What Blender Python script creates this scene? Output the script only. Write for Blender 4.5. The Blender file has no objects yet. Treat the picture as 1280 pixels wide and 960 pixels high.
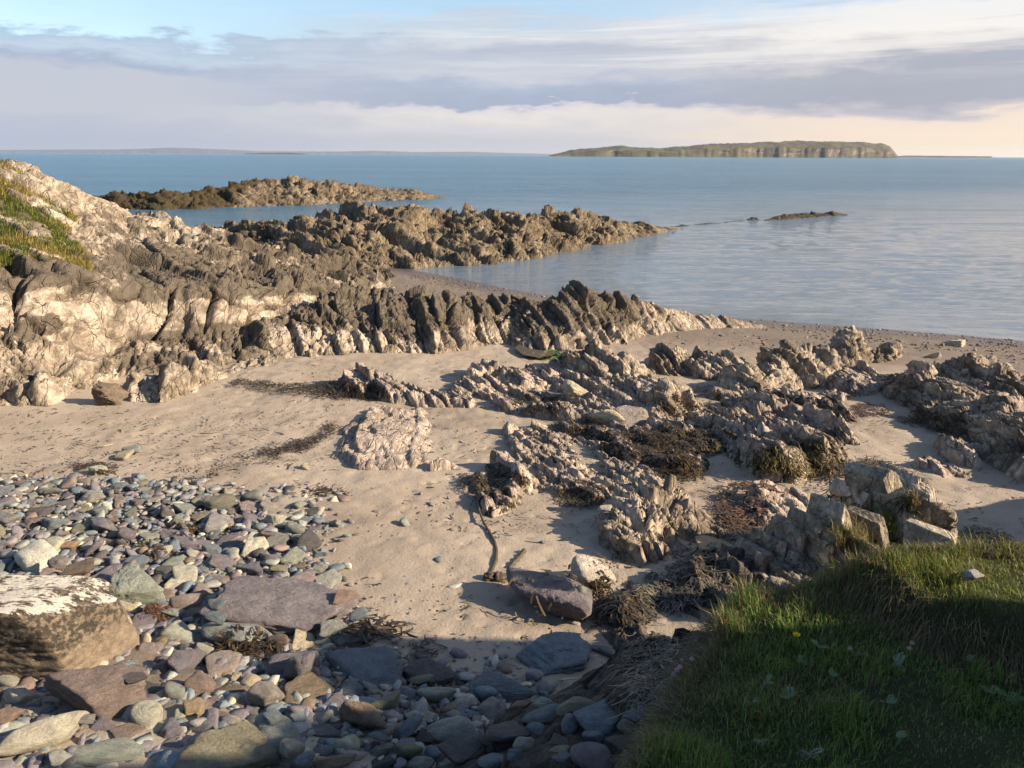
import bpy, bmesh, math, random
import numpy as np
from mathutils import Matrix, Vector

# ---------------------------------------------------------------- camera, sky, sun, exposure
SC = bpy.context.scene
COL = SC.collection
F, CX, CY = 1000.0, 640.0, 480.0            # focal length and centre of the 1280 x 960 photograph
PITCH, ROLL, CAMH = math.atan((480 - 193.5) / F), math.radians(0.27), 4.0
_f = np.array([0, math.cos(PITCH), -math.sin(PITCH)])
_r0 = np.array([1.0, 0, 0]); _u0 = np.array([0, math.sin(PITCH), math.cos(PITCH)])
_r = _r0 * math.cos(ROLL) + _u0 * math.sin(ROLL)
_u = _u0 * math.cos(ROLL) - _r0 * math.sin(ROLL)
cam = bpy.data.cameras.new('camera'); camo = bpy.data.objects.new('camera', cam); COL.objects.link(camo)
cam.sensor_width = 36.0; cam.lens = 36.0 * F / 1280.0; cam.clip_start = 0.05; cam.clip_end = 60000
M4 = Matrix(((_r[0], _u[0], -_f[0], 0), (_r[1], _u[1], -_f[1], 0), (_r[2], _u[2], -_f[2], CAMH), (0, 0, 0, 1)))
camo.matrix_world = M4
SC.camera = camo

HAZE = 3.2e-5
SUN_EL, SUN_BACK = math.radians(25.0), math.radians(11.0)
EXPO = 1.3
SKY_STRENGTH = 0.08
sun = bpy.data.lights.new('sun', 'SUN'); suno = bpy.data.objects.new('sun', sun); COL.objects.link(suno)
sun.energy = 5.0; sun.angle = math.radians(0.6); sun.color = (1.0, 0.82, 0.60)
_ts = Vector((math.cos(SUN_EL) * math.cos(SUN_BACK), -math.cos(SUN_EL) * math.sin(SUN_BACK), math.sin(SUN_EL)))
suno.rotation_euler = _ts.to_track_quat('Z', 'Y').to_euler()
suno.location = (40, -5, 30)
SC.view_settings.view_transform = 'Standard'; SC.view_settings.look = 'None'
SC.view_settings.exposure = EXPO; SC.view_settings.gamma = 1.0; SC.view_settings.use_curve_mapping = False
SC.render.engine = 'CYCLES'
SC.cycles.max_bounces = 5; SC.cycles.diffuse_bounces = 3; SC.cycles.glossy_bounces = 3
SC.cycles.transmission_bounces = 2; SC.cycles.volume_bounces = 0
SC.cycles.caustics_reflective = False; SC.cycles.caustics_refractive = False
SC.cycles.use_denoising = True


def lin(r, g, b):
    o = []
    for c in (r, g, b):
        c /= 255.0
        o.append(c / 12.92 if c <= 0.04045 else ((c + 0.055) / 1.055) ** 2.4)
    return tuple(o)


class NT:
    """small helper for writing node trees"""
    def __init__(s, tree):
        s.t = tree; s.n = tree.nodes; s.l = tree.links

    def add(s, typ, **kw):
        nd = s.n.new(typ)
        for k, v in kw.items():
            setattr(nd, k, v)
        return nd

    def put(s, sock, v):
        if isinstance(v, bpy.types.NodeSocket):
            s.l.new(v, sock)
        elif isinstance(v, (tuple, list)) and len(v) == 3 and sock.type == 'RGBA':
            sock.default_value = (*v, 1)
        else:
            sock.default_value = v

    def math(s, op, a, b=0.0, c=0.0, clamp=False):
        m = s.add('ShaderNodeMath', operation=op, use_clamp=clamp)
        s.put(m.inputs[0], a); s.put(m.inputs[1], b); s.put(m.inputs[2], c)
        return m.outputs[0]

    def mix(s, f, a, b, blend='MIX'):
        m = s.add('ShaderNodeMix', data_type='RGBA', blend_type=blend)
        s.put(m.inputs[0], f); s.put(m.inputs[6], a); s.put(m.inputs[7], b)
        return m.outputs[2]

    def ramp(s, f, stops, interp='LINEAR'):
        r = s.add('ShaderNodeValToRGB'); cr = r.color_ramp; cr.interpolation = interp
        while len(cr.elements) < len(stops):
            cr.elements.new(0.5)
        for e, (p, c) in zip(cr.elements, stops):
            e.position = p
            e.color = (*c, 1) if len(c) == 3 else c
        s.put(r.inputs[0], f)
        return r.outputs[0], r.outputs[1]

    def smooth(s, v, a, b):
        m = s.add('ShaderNodeMapRange', interpolation_type='SMOOTHSTEP')
        s.put(m.inputs[0], v); m.inputs[1].default_value = a; m.inputs[2].default_value = b
        return m.outputs[0]

    def noise(s, vec, scale, detail=4.0, rough=0.55, dist=0.0):
        n = s.add('ShaderNodeTexNoise')
        if vec is not None: s.put(n.inputs['Vector'], vec)
        n.inputs['Scale'].default_value = scale; n.inputs['Detail'].default_value = detail
        n.inputs['Roughness'].default_value = rough; n.inputs['Distortion'].default_value = dist
        return n.outputs['Fac']

    def vor(s, vec, scale, feature='F1', out='Distance'):
        n = s.add('ShaderNodeTexVoronoi', feature=feature)
        if vec is not None: s.put(n.inputs['Vector'], vec)
        n.inputs['Scale'].default_value = scale
        return n.outputs[out]

    def map(s, vec, scale=(1, 1, 1), rot=(0, 0, 0), loc=(0, 0, 0)):
        m = s.add('ShaderNodeMapping'); s.put(m.inputs[0], vec)
        m.inputs[1].default_value = loc; m.inputs[2].default_value = rot; m.inputs[3].default_value = scale
        return m.outputs[0]

    def attr(s, name, out='Fac'):
        a = s.add('ShaderNodeAttribute'); a.attribute_name = name
        return a.outputs[out]

    def bump(s, h, strength, dist, normal=None):
        b = s.add('ShaderNodeBump'); s.put(b.inputs['Height'], h)
        b.inputs['Strength'].default_value = strength; b.inputs['Distance'].default_value = dist
        if normal is not None: s.put(b.inputs['Normal'], normal)
        return b.outputs[0]


# ---- world: a clear sky with layered evening cloud, laid out by compass direction and elevation
world = bpy.data.worlds.new('World'); SC.world = world; world.use_nodes = True
w = NT(world.node_tree); w.n.clear()
tc = w.add('ShaderNodeTexCoord').outputs['Generated']
sp = w.add('ShaderNodeSeparateXYZ'); w.put(sp.inputs[0], tc)
X, Y, Z = sp.outputs
el = w.math('MULTIPLY', w.math('ARCSINE', Z), 57.2958)
az = w.math('MULTIPLY', w.math('ARCTAN2', X, Y), 57.2958)
cv = w.add('ShaderNodeCombineXYZ'); w.put(cv.inputs[0], w.math('MULTIPLY', az, 0.055)); w.put(cv.inputs[1], w.math('MULTIPLY', el, 0.38))
cvo = cv.outputs[0]
cv2 = w.add('ShaderNodeCombineXYZ'); w.put(cv2.inputs[0], w.math('MULTIPLY', az, 0.16)); w.put(cv2.inputs[1], w.math('MULTIPLY', el, 0.55)); cv2.inputs[2].default_value = 3.7
n1 = w.noise(cvo, 1.6, 6, 0.58, 0.3)
n2 = w.noise(cv2.outputs[0], 1.5, 8, 0.62, 0.15)
warp = w.math('ADD', w.math('MULTIPLY', w.math('SUBTRACT', n1, 0.5), 3.4), w.math('MULTIPLY', w.math('SUBTRACT', n2, 0.5), 3.0))
damp = w.smooth(el, 0.0, 3.0)
vv = w.math('DIVIDE', w.math('ADD', el, w.math('MULTIPLY', warp, damp)), 14.0)
uu = w.math('ADD', w.math('DIVIDE', az, 32.6), w.math('MULTIPLY', w.math('SUBTRACT', n1, 0.5), 0.5))
K = 2.0 ** -EXPO / SKY_STRENGTH


def st(lst):
    o = []
    for v, c, a in lst:
        L = lin(*c)
        o.append((min(max(v / 14.0, 0), 1), (L[0], L[1], L[2], a)))
    return o


rl = w.ramp(vv, st([(0, (170, 186, 212), 1), (0.8, (184, 192, 213), 1), (2.6, (200, 204, 216), 1), (4.6, (198, 204, 217), 1), (5.3, (174, 188, 212), 1),
                    (6.0, (196, 211, 229), .9), (6.7, (168, 188, 214), .8), (7.1, (180, 205, 230), .12), (9.0, (190, 215, 240), .0), (14, (200, 215, 235), .25)]))
rm = w.ramp(vv, st([(0, (196, 196, 212), 1), (1.0, (202, 204, 214), 1), (2.5, (236, 230, 226), 1), (2.95, (222, 219, 224), 1), (3.25, (168, 180, 203), 1), (4.3, (176, 189, 211), 1),
                    (5.2, (206, 211, 222), 1), (6.6, (195, 203, 218), 1), (7.4, (216, 219, 226), .95), (8.3, (203, 210, 223), .7), (9.0, (190, 215, 240), .15), (14, (200, 215, 235), .3)]))
rr = w.ramp(vv, st([(0, (246, 220, 194), 1), (1.3, (252, 230, 206), 1), (2.2, (244, 226, 212), 1), (2.7, (200, 196, 203), 1), (3.4, (170, 175, 190), 1), (5.2, (176, 181, 194), 1),
                    (6.2, (218, 215, 216), 1), (7.4, (250, 245, 240), 1), (8.8, (244, 243, 244), .95), (9.8, (215, 225, 240), .6), (10.6, (190, 215, 240), .25), (14, (215, 220, 232), .4)]))
fl = w.smooth(uu, -0.75, -0.05); fr = w.smooth(uu, 0.0, 0.75)
ccol = w.mix(fr, w.mix(fl, rl[0], rm[0]), rr[0])
cv3 = w.add('ShaderNodeCombineXYZ'); w.put(cv3.inputs[0], w.math('MULTIPLY', az, 0.035)); w.put(cv3.inputs[1], w.math('ADD', w.math('MULTIPLY', el, 0.95), w.math('MULTIPLY', az, -0.018))); cv3.inputs[2].default_value = 8.1
n4 = w.noise(cv3.outputs[0], 1.3, 8, 0.66, 0.25)
stk = w.math('MULTIPLY', w.smooth(n4, 0.50, 0.66), w.math('MULTIPLY', w.smooth(el, 4.0, 7.0), w.smooth(az, -30, 12)))
ccol = w.mix(w.math('MULTIPLY', stk, 0.65), ccol, lin(250, 247, 244))
ccol = w.mix(w.math('MULTIPLY', w.smooth(n4, 0.47, 0.36), w.math('MULTIPLY', w.smooth(el, 3.0, 6.0), 0.35)), ccol, lin(172, 182, 200))
ca = w.math('ADD', w.math('MULTIPLY', w.math('SUBTRACT', 1, fl), rl[1]), w.math('MULTIPLY', fl, rm[1]))
ca = w.math('ADD', w.math('MULTIPLY', w.math('SUBTRACT', 1, fr), ca), w.math('MULTIPLY', fr, rr[1]))
hi = w.smooth(el, 11.0, 18.0)
n3 = w.smooth(w.noise(tc, 3.0, 6, 0.6), 0.52, 0.72)
hc = w.math('MULTIPLY', w.math('ADD', w.math('MULTIPLY', n3, 0.4), w.math('MULTIPLY', w.math('MULTIPLY', w.smooth(az, -50, 0), w.smooth(az, 100, 50)), 0.85)), w.math('SUBTRACT', 1, w.smooth(el, 22, 45)), clamp=True)
ca = w.math('ADD', w.math('MULTIPLY', ca, w.math('SUBTRACT', 1, hi)), w.math('MULTIPLY', hi, hc))
ca = w.math('MULTIPLY', ca, w.smooth(el, -2.0, -0.5))
sky = w.add('ShaderNodeTexSky', sky_type='NISHITA'); sky.sun_disc = False
sky.sun_elevation = SUN_EL; sky.sun_rotation = math.radians(90) + SUN_BACK; sky.air_density = 1.0; sky.dust_density = 0.6; sky.ozone_density = 1.5
sc_ = w.mix(1.0, ccol, (K, K, K), 'MULTIPLY')
fin = w.mix(ca, sky.outputs[0], sc_)
bg = w.add('ShaderNodeBackground'); w.put(bg.inputs[0], fin); bg.inputs[1].default_value = SKY_STRENGTH
wo = w.add('ShaderNodeOutputWorld'); w.l.new(bg.outputs[0], wo.inputs[0])


# ---------------------------------------------------------------- numbers: rays, noise
def ray(px, py):
    px = np.asarray(px, float); py = np.asarray(py, float)
    d = _f[None, :] + ((px.reshape(-1, 1) - CX) / F) * _r[None, :] - ((py.reshape(-1, 1) - CY) / F) * _u[None, :]
    return d


def at_y(px, py, yy):
    d = ray(px, py); t = np.asarray(yy, float).reshape(-1) / d[:, 1]
    return np.array([0, 0, CAMH]) + d * t[:, None]


def at_z(px, py, zz):
    d = ray(px, py); t = (np.asarray(zz, float).reshape(-1) - CAMH) / d[:, 2]
    return np.array([0, 0, CAMH]) + d * t[:, None]


SHORE = np.array([(70, -40), (26, 8.0), (11.3, 17.9), (8.3, 19.2), (5.2, 20.4), (2.2, 22.5), (-0.1, 24.6), (-1.4, 26.4), (-3.2, 28.4), (-8, 33), (-16, 36), (-40, 40), (-120, 44)], float)


def shore_d(x, y):
    """metres inland from the water's edge (negative out at sea)"""
    x = np.asarray(x, float); y = np.asarray(y, float)
    best = np.full(x.shape, 1e9); sgn = np.ones(x.shape)
    for a, b in zip(SHORE[:-1], SHORE[1:]):
        dx, dy = b - a; L2 = dx * dx + dy * dy
        t = np.clip(((x - a[0]) * dx + (y - a[1]) * dy) / L2, 0, 1)
        qx, qy = a[0] + t * dx - x, a[1] + t * dy - y
        d = qx * qx + qy * qy
        cr = dx * (y - a[1]) - dy * (x - a[0])
        m = d < best - 1e-9
        best = np.where(m, d, best); sgn = np.where(m, np.where(cr > 0, 1, -1), sgn)
    return np.sqrt(best) * sgn


def sstep(v, a, b):
    t = np.clip((v - a) / (b - a), 0, 1)
    return t * t * (3 - 2 * t)


def S(x, y):
    """height of the sand"""
    x = np.asarray(x, float); y = np.asarray(y, float)
    d = shore_d(x, y)
    z = np.where(d > 0, 0.055 * np.minimum(d, 22) + 0.02 * np.clip(d - 22, 0, 60), np.maximum(0.07 * d, -4.0))
    near = sstep(-y, -5.2, -2.6) * sstep(-x, -1.0, 1.2)
    z = z + near * 0.28
    return z


def G(px, py):
    """pixel of the photograph -> point of the sand"""
    px = np.atleast_1d(np.asarray(px, float)); py = np.atleast_1d(np.asarray(py, float))
    z = np.full(px.shape, 0.6)
    for _ in range(12):
        P = at_z(px, py, z)
        z = 0.5 * z + 0.5 * S(P[:, 0], P[:, 1])
    P = at_z(px, py, z); P[:, 2] = S(P[:, 0], P[:, 1])
    return P


def poly_sd(x, y, poly):
    """signed distance to a polygon, positive inside"""
    poly = np.asarray(poly, float); best = np.full(x.shape, 1e9); ins = np.zeros(x.shape, bool)
    for a, b in zip(poly, np.roll(poly, -1, 0)):
        dx, dy = b - a
        t = np.clip(((x - a[0]) * dx + (y - a[1]) * dy) / (dx * dx + dy * dy + 1e-12), 0, 1)
        best = np.minimum(best, (a[0] + t * dx - x) ** 2 + (a[1] + t * dy - y) ** 2)
        c = (a[1] > y) != (b[1] > y)
        ins ^= c & (x < (b[0] - a[0]) * (y - a[1]) / (b[1] - a[1] + 1e-12) + a[0])
    return np.where(ins, 1, -1) * np.sqrt(best)


def h3(ix, iy, iz, seed=0):
    with np.errstate(over='ignore'):
        h = (ix.astype(np.int64).astype(np.uint32) * np.uint32(374761393) + iy.astype(np.int64).astype(np.uint32) * np.uint32(668265263)
             + iz.astype(np.int64).astype(np.uint32) * np.uint32(2147483647) + np.uint32((seed * 974711 + 1013) & 0xffffffff))
        h = (h ^ (h >> np.uint32(13))) * np.uint32(1274126177)
        h = (h ^ (h >> np.uint32(16))) * np.uint32(2246822519)
        h = h ^ (h >> np.uint32(15))
    return h.astype(np.float64) / 4294967296.0


def vnoise(P, seed=0):
    i = np.floor(P); f = P - i; f = f * f * f * (f * (f * 6 - 15) + 10)
    i = i.astype(np.int64); o = 0
    for a in (0, 1):
        wa = f[:, 0] if a else 1 - f[:, 0]
        for b in (0, 1):
            wb = f[:, 1] if b else 1 - f[:, 1]
            for c in (0, 1):
                wc = f[:, 2] if c else 1 - f[:, 2]
                o = o + wa * wb * wc * h3(i[:, 0] + a, i[:, 1] + b, i[:, 2] + c, seed)
    return o


def fbm(P, octv=4, seed=0, gain=0.5):
    o = 0; a = 1.0; t = 0
    for k in range(octv):
        o = o + a * (vnoise(P * (2.03 ** k) + 17.3 * k, seed + k) - 0.5); t += a; a *= gain
    return o / t * 2


def voro(P, seed=0):
    """2x2x2 cell search: F1, F2, random value of the nearest cell, offset to its point"""
    b = np.floor(P - 0.5).astype(np.int64)
    f1 = np.full(len(P), 9.0); f2 = np.full(len(P), 9.0); rv = np.zeros(len(P)); off = np.zeros((len(P), 3)); rv2 = np.zeros(len(P))
    for a in (0, 1):
        for c in (0, 1):
            for e in (0, 1):
                ix, iy, iz = b[:, 0] + a, b[:, 1] + c, b[:, 2] + e
                r1, r2, r3 = h3(ix, iy, iz, seed), h3(ix, iy, iz, seed + 7), h3(ix, iy, iz, seed + 13)
                q = np.stack([ix + .5 + .75 * (r1 - .5), iy + .5 + .75 * (r2 - .5), iz + .5 + .75 * (r3 - .5)], 1) - P
                d = np.sqrt((q * q).sum(1))
                m = d < f1
                f2 = np.where(m, f1, np.minimum(f2, d)); f1 = np.where(m, d, f1)
                rv = np.where(m, h3(ix, iy, iz, seed + 21), rv); rv2 = np.where(m, h3(ix, iy, iz, seed + 33), rv2)
                off = np.where(m[:, None], q, off)
    return f1, f2, rv, rv2, off


def rot_frame(strike=0.0, dip=0.0):
    """rows: across the beds, along the strike, up the bed"""
    cs, sn = math.cos(strike), math.sin(strike)
    n = np.array([cs, sn, 0]); t = np.array([-sn, cs, 0]); k = np.array([0, 0, 1.0])
    n2 = n * math.cos(dip) + k * math.sin(dip); k2 = -n * math.sin(dip) + k * math.cos(dip)
    return np.stack([n2, t, k2])


def rocky(P, fin=0.12, wid=0.4, blk=0.12, size=0.6, small=0.04, fine=0.015, crack=0.06, strike=0.2, dip=0.35, seed=0, coh=3.1, wrp=0.45, tilt=1.0):
    """relief of steeply bedded, jointed slate at the points P (metres along the normal)"""
    Rm = rot_frame(strike, dip)
    Q = P @ Rm.T
    wv = np.stack([fbm(P * 0.9 / wid * 0.4, 3, seed + 1), fbm(P * 0.9 / wid * 0.4, 3, seed + 2), fbm(P * .9 / wid * 0.4, 3, seed + 3)], 1)
    Q = Q + wv * wid * wrp
    s = Q[:, 0] / wid
    s = s + 0.35 * np.sin(s * 1.7 + seed) + 0.15 * np.sin(s * 4.1)
    k = np.floor(s); f = s - k
    r1 = h3(k, np.floor(Q[:, 1] / (wid * coh) + h3(k, k, k, seed) * 5), np.zeros_like(k), seed + 5)
    prof = np.where(f < 0.14, f / 0.14, (1 - f) / 0.86)
    d = fin * (prof * (0.35 + 0.65 * r1) + 0.8 * (r1 - 0.5))
    if blk:
        A = np.array([1 / size, 0.55 / size, 0.6 / size])
        f1, f2, a, b, off = voro(Q * A + seed * 3.1, seed + 40)
        tl = off[:, 0] * (a - .2) * 0.9 + off[:, 1] * (b - .5) * 1.2 + off[:, 2] * (a * 7 % 1 - .5) * 1.2
        d = d + blk * ((a - 0.5) * 1.0 + tl * tilt) - crack * (1 - sstep(f2 - f1, 0.0, 0.09)) * (0.3 + 0.7 * b)
    if small:
        A = np.array([1, 0.45, 0.6]) / (size * 0.33)
        Q2 = Q + 0.25 * size * np.stack([fbm(P / size, 2, seed + 61), fbm(P / size + 9, 2, seed + 62), fbm(P / size + 5, 2, seed + 63)], 1)
        f1, f2, a, b, off = voro(Q2 * A + 5.7, seed + 80)
        d = d + small * ((a - 0.5) * 1.1 + tilt * off[:, 0] * (b - .2) * 1.4 + off[:, 2] * (a * 5 % 1 - .5) * 1.4 + off[:, 1] * (b * 5 % 1 - .5)) - crack * 0.4 * (1 - sstep(f2 - f1, 0.0, 0.10)) * b
    if fine:
        n_ = fbm(Q * np.array([1.6, 0.8, 0.9]) / max(size * 0.3, 0.02), 5, seed + 120, 0.65)
        d = d + fine * 1.6 * n_ + fine * 1.2 * (0.3 - np.abs(fbm(Q * np.array([1.5, .6, .8]) / max(size * 0.2, 0.02), 4, seed + 131, 0.6)))
        A = np.array([1, 0.4, 0.55]) / (size * 0.13)
        f1, f2, a, b, off = voro(Q * A + 9.1 + n_[:, None] * 0.5, seed + 150)
        d = d + fine * 1.5 * ((a - 0.5) + off[:, 0] * 1.2 + off[:, 2] * (b - .5) * 1.5)
    return d


# ---------------------------------------------------------------- meshes and objects
def mesh(name, V, quads=None, tris=None, smooth=False, attrs=None):
    me = bpy.data.meshes.new(name)
    V = np.ascontiguousarray(V, dtype=np.float32)
    nq = 0 if quads is None else len(quads); nt = 0 if tris is None else len(tris)
    me.vertices.add(len(V)); me.vertices.foreach_set('co', V.ravel())
    lp = []
    st_ = []
    if nq: lp.append(np.asarray(quads).ravel()); st_.append(np.arange(nq) * 4)
    if nt: lp.append(np.asarray(tris).ravel()); st_.append(nq * 4 + np.arange(nt) * 3)
    lp = np.concatenate(lp).astype(np.int32); st_ = np.concatenate(st_).astype(np.int32)
    me.loops.add(len(lp)); me.loops.foreach_set('vertex_index', lp)
    me.polygons.add(len(st_)); me.polygons.foreach_set('loop_start', st_)
    if smooth: me.polygons.foreach_set('use_smooth', np.ones(len(st_), bool))
    for k, a in (attrs or {}).items():
        a = np.asarray(a, dtype=np.float32)
        if a.ndim == 1:
            at = me.attributes.new(k, 'FLOAT', 'POINT'); at.data.foreach_set('value', np.ascontiguousarray(a))
        else:
            if a.shape[1] == 3: a = np.concatenate([a, np.ones((len(a), 1), np.float32)], 1)
            at = me.attributes.new(k, 'FLOAT_COLOR', 'POINT'); at.data.foreach_set('color', np.ascontiguousarray(a).ravel())
    me.update(calc_edges=True)
    return me


def obj(name, me, mat=None, parent=None, label=None, cat=None, group=None, kind=None, loc=None):
    o = bpy.data.objects.new(name, me); COL.objects.link(o)
    if mat is not None and me is not None and not len(me.materials): me.materials.append(mat)
    if parent is not None: o.parent = parent
    if loc is not None: o.location = loc
    if label: o['label'] = label
    if cat: o['category'] = cat
    if group: o['group'] = group
    if kind: o['kind'] = kind
    return o


def grid_quads(nu, nv):
    i = np.arange(nu * nv).reshape(nu, nv)
    return np.stack([i[:-1, :-1], i[1:, :-1], i[1:, 1:], i[:-1, 1:]], -1).reshape(-1, 4)


def centred(V):
    c = V.mean(0).copy(); c[2] = V[:, 2].min()
    return V - c, c


def grid_normals(P):
    du = np.gradient(P, axis=0); dv = np.gradient(P, axis=1)
    n = np.cross(du, dv); n /= np.linalg.norm(n, axis=2, keepdims=True) + 1e-9
    if n[..., 2].mean() < 0: n = -n
    return n


def resample(pts, n):
    pts = np.asarray(pts, float)
    t = np.concatenate([[0], np.cumsum(np.linalg.norm(np.diff(pts[:, :2], axis=0), axis=1) + 1e-6)]); t /= t[-1]
    u = np.linspace(0, 1, n)
    return np.stack([np.interp(u, t, pts[:, k]) for k in range(pts.shape[1])], 1)


def ico(sub):
    bm = bmesh.new(); bmesh.ops.create_icosphere(bm, subdivisions=sub, radius=1)
    V = np.array([v.co[:] for v in bm.verts]); T = np.array([[v.index for v in f.verts] for f in bm.faces]); bm.free()
    V /= np.linalg.norm(V, axis=1, keepdims=True)
    return V, T


# ---------------------------------------------------------------- materials
def material(name):
    m = bpy.data.materials.new(name); m.use_nodes = True
    t = NT(m.node_tree); t.n.clear()
    b = t.add('ShaderNodeBsdfPrincipled'); o = t.add('ShaderNodeOutputMaterial'); t.l.new(b.outputs[0], o.inputs[0])
    b.inputs['Roughness'].default_value = 0.85
    b.inputs['Specular IOR Level'].default_value = 0.3
    return m, t, b


def rock_material(name, pale, mid, dark, lich, strike=0.2, dip=0.35, scale=1.0, rough=0.85, mixlo=0.40, mixhi=0.60):
    m, t, b = material(name)
    pos = t.add('ShaderNodeNewGeometry').outputs['Position']
    st1 = t.map(pos, (7 * scale, 1.6 * scale, 2.2 * scale), (0, dip, -strike))
    nA = t.noise(pos, 1.3 * scale, 6, 0.62); nB = t.noise(st1, 1.0, 6, 0.65); nC = t.noise(t.map(pos, (1.6, .8, 1.2), (0, dip, -strike)), 11 * scale, 5, 0.7)
    f = t.smooth(t.math('ADD', t.math('MULTIPLY', nA, 0.5), t.math('MULTIPLY', nB, 0.5)), mixlo, mixhi)
    c = t.mix(f, mid, pale)
    c = t.mix(t.smooth(nC, 0.35, 0.7), t.mix(1.0, c, (0.55, 0.52, 0.50), 'MULTIPLY'), c)
    c = t.mix(t.smooth(nC, 0.56, 0.74), c, t.mix(1.0, c, (1.35, 1.32, 1.26), 'MULTIPLY'))
    da = t.math('ADD', t.attr('dark'), t.math('MULTIPLY', t.math('SUBTRACT', t.noise(pos, 5 * scale, 5, 0.7), 0.5), 1.1))
    dv = t.mix(nC, dark, tuple(x * 2.0 for x in dark))
    c = t.mix(t.math('MULTIPLY', t.smooth(da, 0.38, 0.62), 0.92), c, dv)
    la = t.math('ADD', t.attr('lichen'), t.math('MULTIPLY', t.math('SUBTRACT', t.noise(pos, 7 * scale, 5, 0.75, 0.4), 0.5), 1.6))
    c = t.mix(t.math('MULTIPLY', t.smooth(la, 0.62, 0.72), 0.85), c, lich)
    ga = t.math('ADD', t.attr('weed'), t.math('MULTIPLY', t.math('SUBTRACT', t.noise(pos, 6 * scale, 4, 0.7), 0.5), 1.2))
    c = t.mix(t.smooth(ga, 0.55, 0.7), c, t.mix(nC, (0.028, 0.021, 0.010), (0.075, 0.055, 0.022)))
    t.put(b.inputs['Base Color'], c)
    b.inputs['Roughness'].default_value = rough
    h = t.math('ADD', t.noise(st1, 2.2, 6, 0.75), t.math('MULTIPLY', t.noise(pos, 30 * scale, 5, 0.75), 0.5))
    wv = t.add('ShaderNodeVectorMath', operation='ADD'); t.put(wv.inputs[0], st1)
    wn = t.add('ShaderNodeTexNoise'); t.put(wn.inputs['Vector'], pos); wn.inputs['Scale'].default_value = 2.5 * scale; wn.inputs['Detail'].default_value = 3
    t.put(wv.inputs[1], wn.outputs['Color'])
    jt = t.smooth(t.vor(wv.outputs[0], 0.9, 'DISTANCE_TO_EDGE'), 0.0, 0.05)
    h = t.math('ADD', h, t.math('MULTIPLY', jt, 0.6))
    t.put(b.inputs['Normal'], t.bump(h, 0.9, 0.05 / scale))
    return m


M = {}
M['rock'] = rock_material('bedded_slate', (0.54, 0.455, 0.36), (0.20, 0.165, 0.125), (0.062, 0.050, 0.037), (0.60, 0.54, 0.45))
M['rock_far'] = rock_material('shore_rock_brown', (0.30, 0.24, 0.165), (0.14, 0.11, 0.075), (0.03, 0.024, 0.016), (0.36, 0.29, 0.20), scale=0.6)
M['rock_low'] = rock_material('sea_worn_rock', (0.57, 0.475, 0.39), (0.30, 0.245, 0.205), (0.042, 0.034, 0.027), (0.5, 0.43, 0.35), scale=1.3)
M['rock_lichen'] = rock_material('lichen_rock', (0.48, 0.42, 0.32), (0.20, 0.175, 0.145), (0.03, 0.028, 0.026), (0.60, 0.58, 0.50), scale=2.2)
M['rock_slab'] = rock_material('pale_upright_slab', (0.60, 0.53, 0.42), (0.36, 0.31, 0.24), (0.03, 0.028, 0.026), (0.66, 0.63, 0.55), scale=2.0)
M['rock_bank'] = rock_material('dark_bank_rock', (0.19, 0.165, 0.14), (0.09, 0.078, 0.066), (0.02, 0.017, 0.013), (0.30, 0.29, 0.26), scale=2.0)


# ---------------------------------------------------------------- the beach: one sheet out under the sea
def axis(segs):
    out = []
    for a, b, step in segs:
        n = max(int(round((b - a) / step)), 1)
        out.append(np.linspace(a, b, n, endpoint=False))
    out.append(np.array([segs[-1][1]]))
    return np.concatenate(out)


gx = axis([(-24000, -400, 5000), (-400, -60, 34), (-60, -14, 1.5), (-14, -5, 0.12), (-5, 5.5, 0.03), (5.5, 14, 0.1), (14, 60, 1.5), (60, 400, 34), (400, 24000, 5000)])
gy = axis([(-300, -20, 40), (-20, 2.4, 1.5), (2.4, 9, 0.03), (9, 22, 0.06), (22, 40, 0.3), (40, 90, 2), (90, 400, 20), (400, 2000, 200), (2000, 24000, 5500)])
XX, YY = np.meshgrid(gx, gy, indexing='ij')
P = np.stack([XX.ravel(), YY.ravel()], 1)
zz = S(P[:, 0], P[:, 1])
sd = shore_d(P[:, 0], P[:, 1])
vis = (np.abs(P[:, 0]) < 15) & (P[:, 1] > 2) & (P[:, 1] < 30)
Pv = np.concatenate([P[vis], np.zeros((vis.sum(), 1))], 1)
dz = 0.05 * fbm(Pv * 0.55, 3, 5) + 0.02 * fbm(Pv * 2.2, 3, 9) + 0.012 * fbm(Pv * 8, 3, 19)
f1, f2, a, b, off = voro(Pv * np.array([8.5, 8.5, 1]), 3)                # foot-worn hollows
pit = (1 - sstep(f1, 0.05, 0.42)) * (a > 0.4) * sstep(fbm(Pv * 0.5, 2, 31), -0.2, 0.15)
dz -= 0.034 * pit * sstep(sd[vis], 6, 9)
dz *= sstep(sd[vis], -0.5, 2.5)
zz[vis] += dz
far = P[:, 1] > 500
zz = np.where(far | (np.abs(P[:, 0]) > 450), -6.0, zz)
shing_gap_shade = (1 - sstep(sd + 0.9 * fbm(np.stack([P[:, 0], P[:, 1], 0 * P[:, 0]], 1) * 0.35, 3, 77), 3.6, 7.0)) * (sd > -3)
wet = (1 - sstep(sd, 0.3, 1.7))

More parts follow.
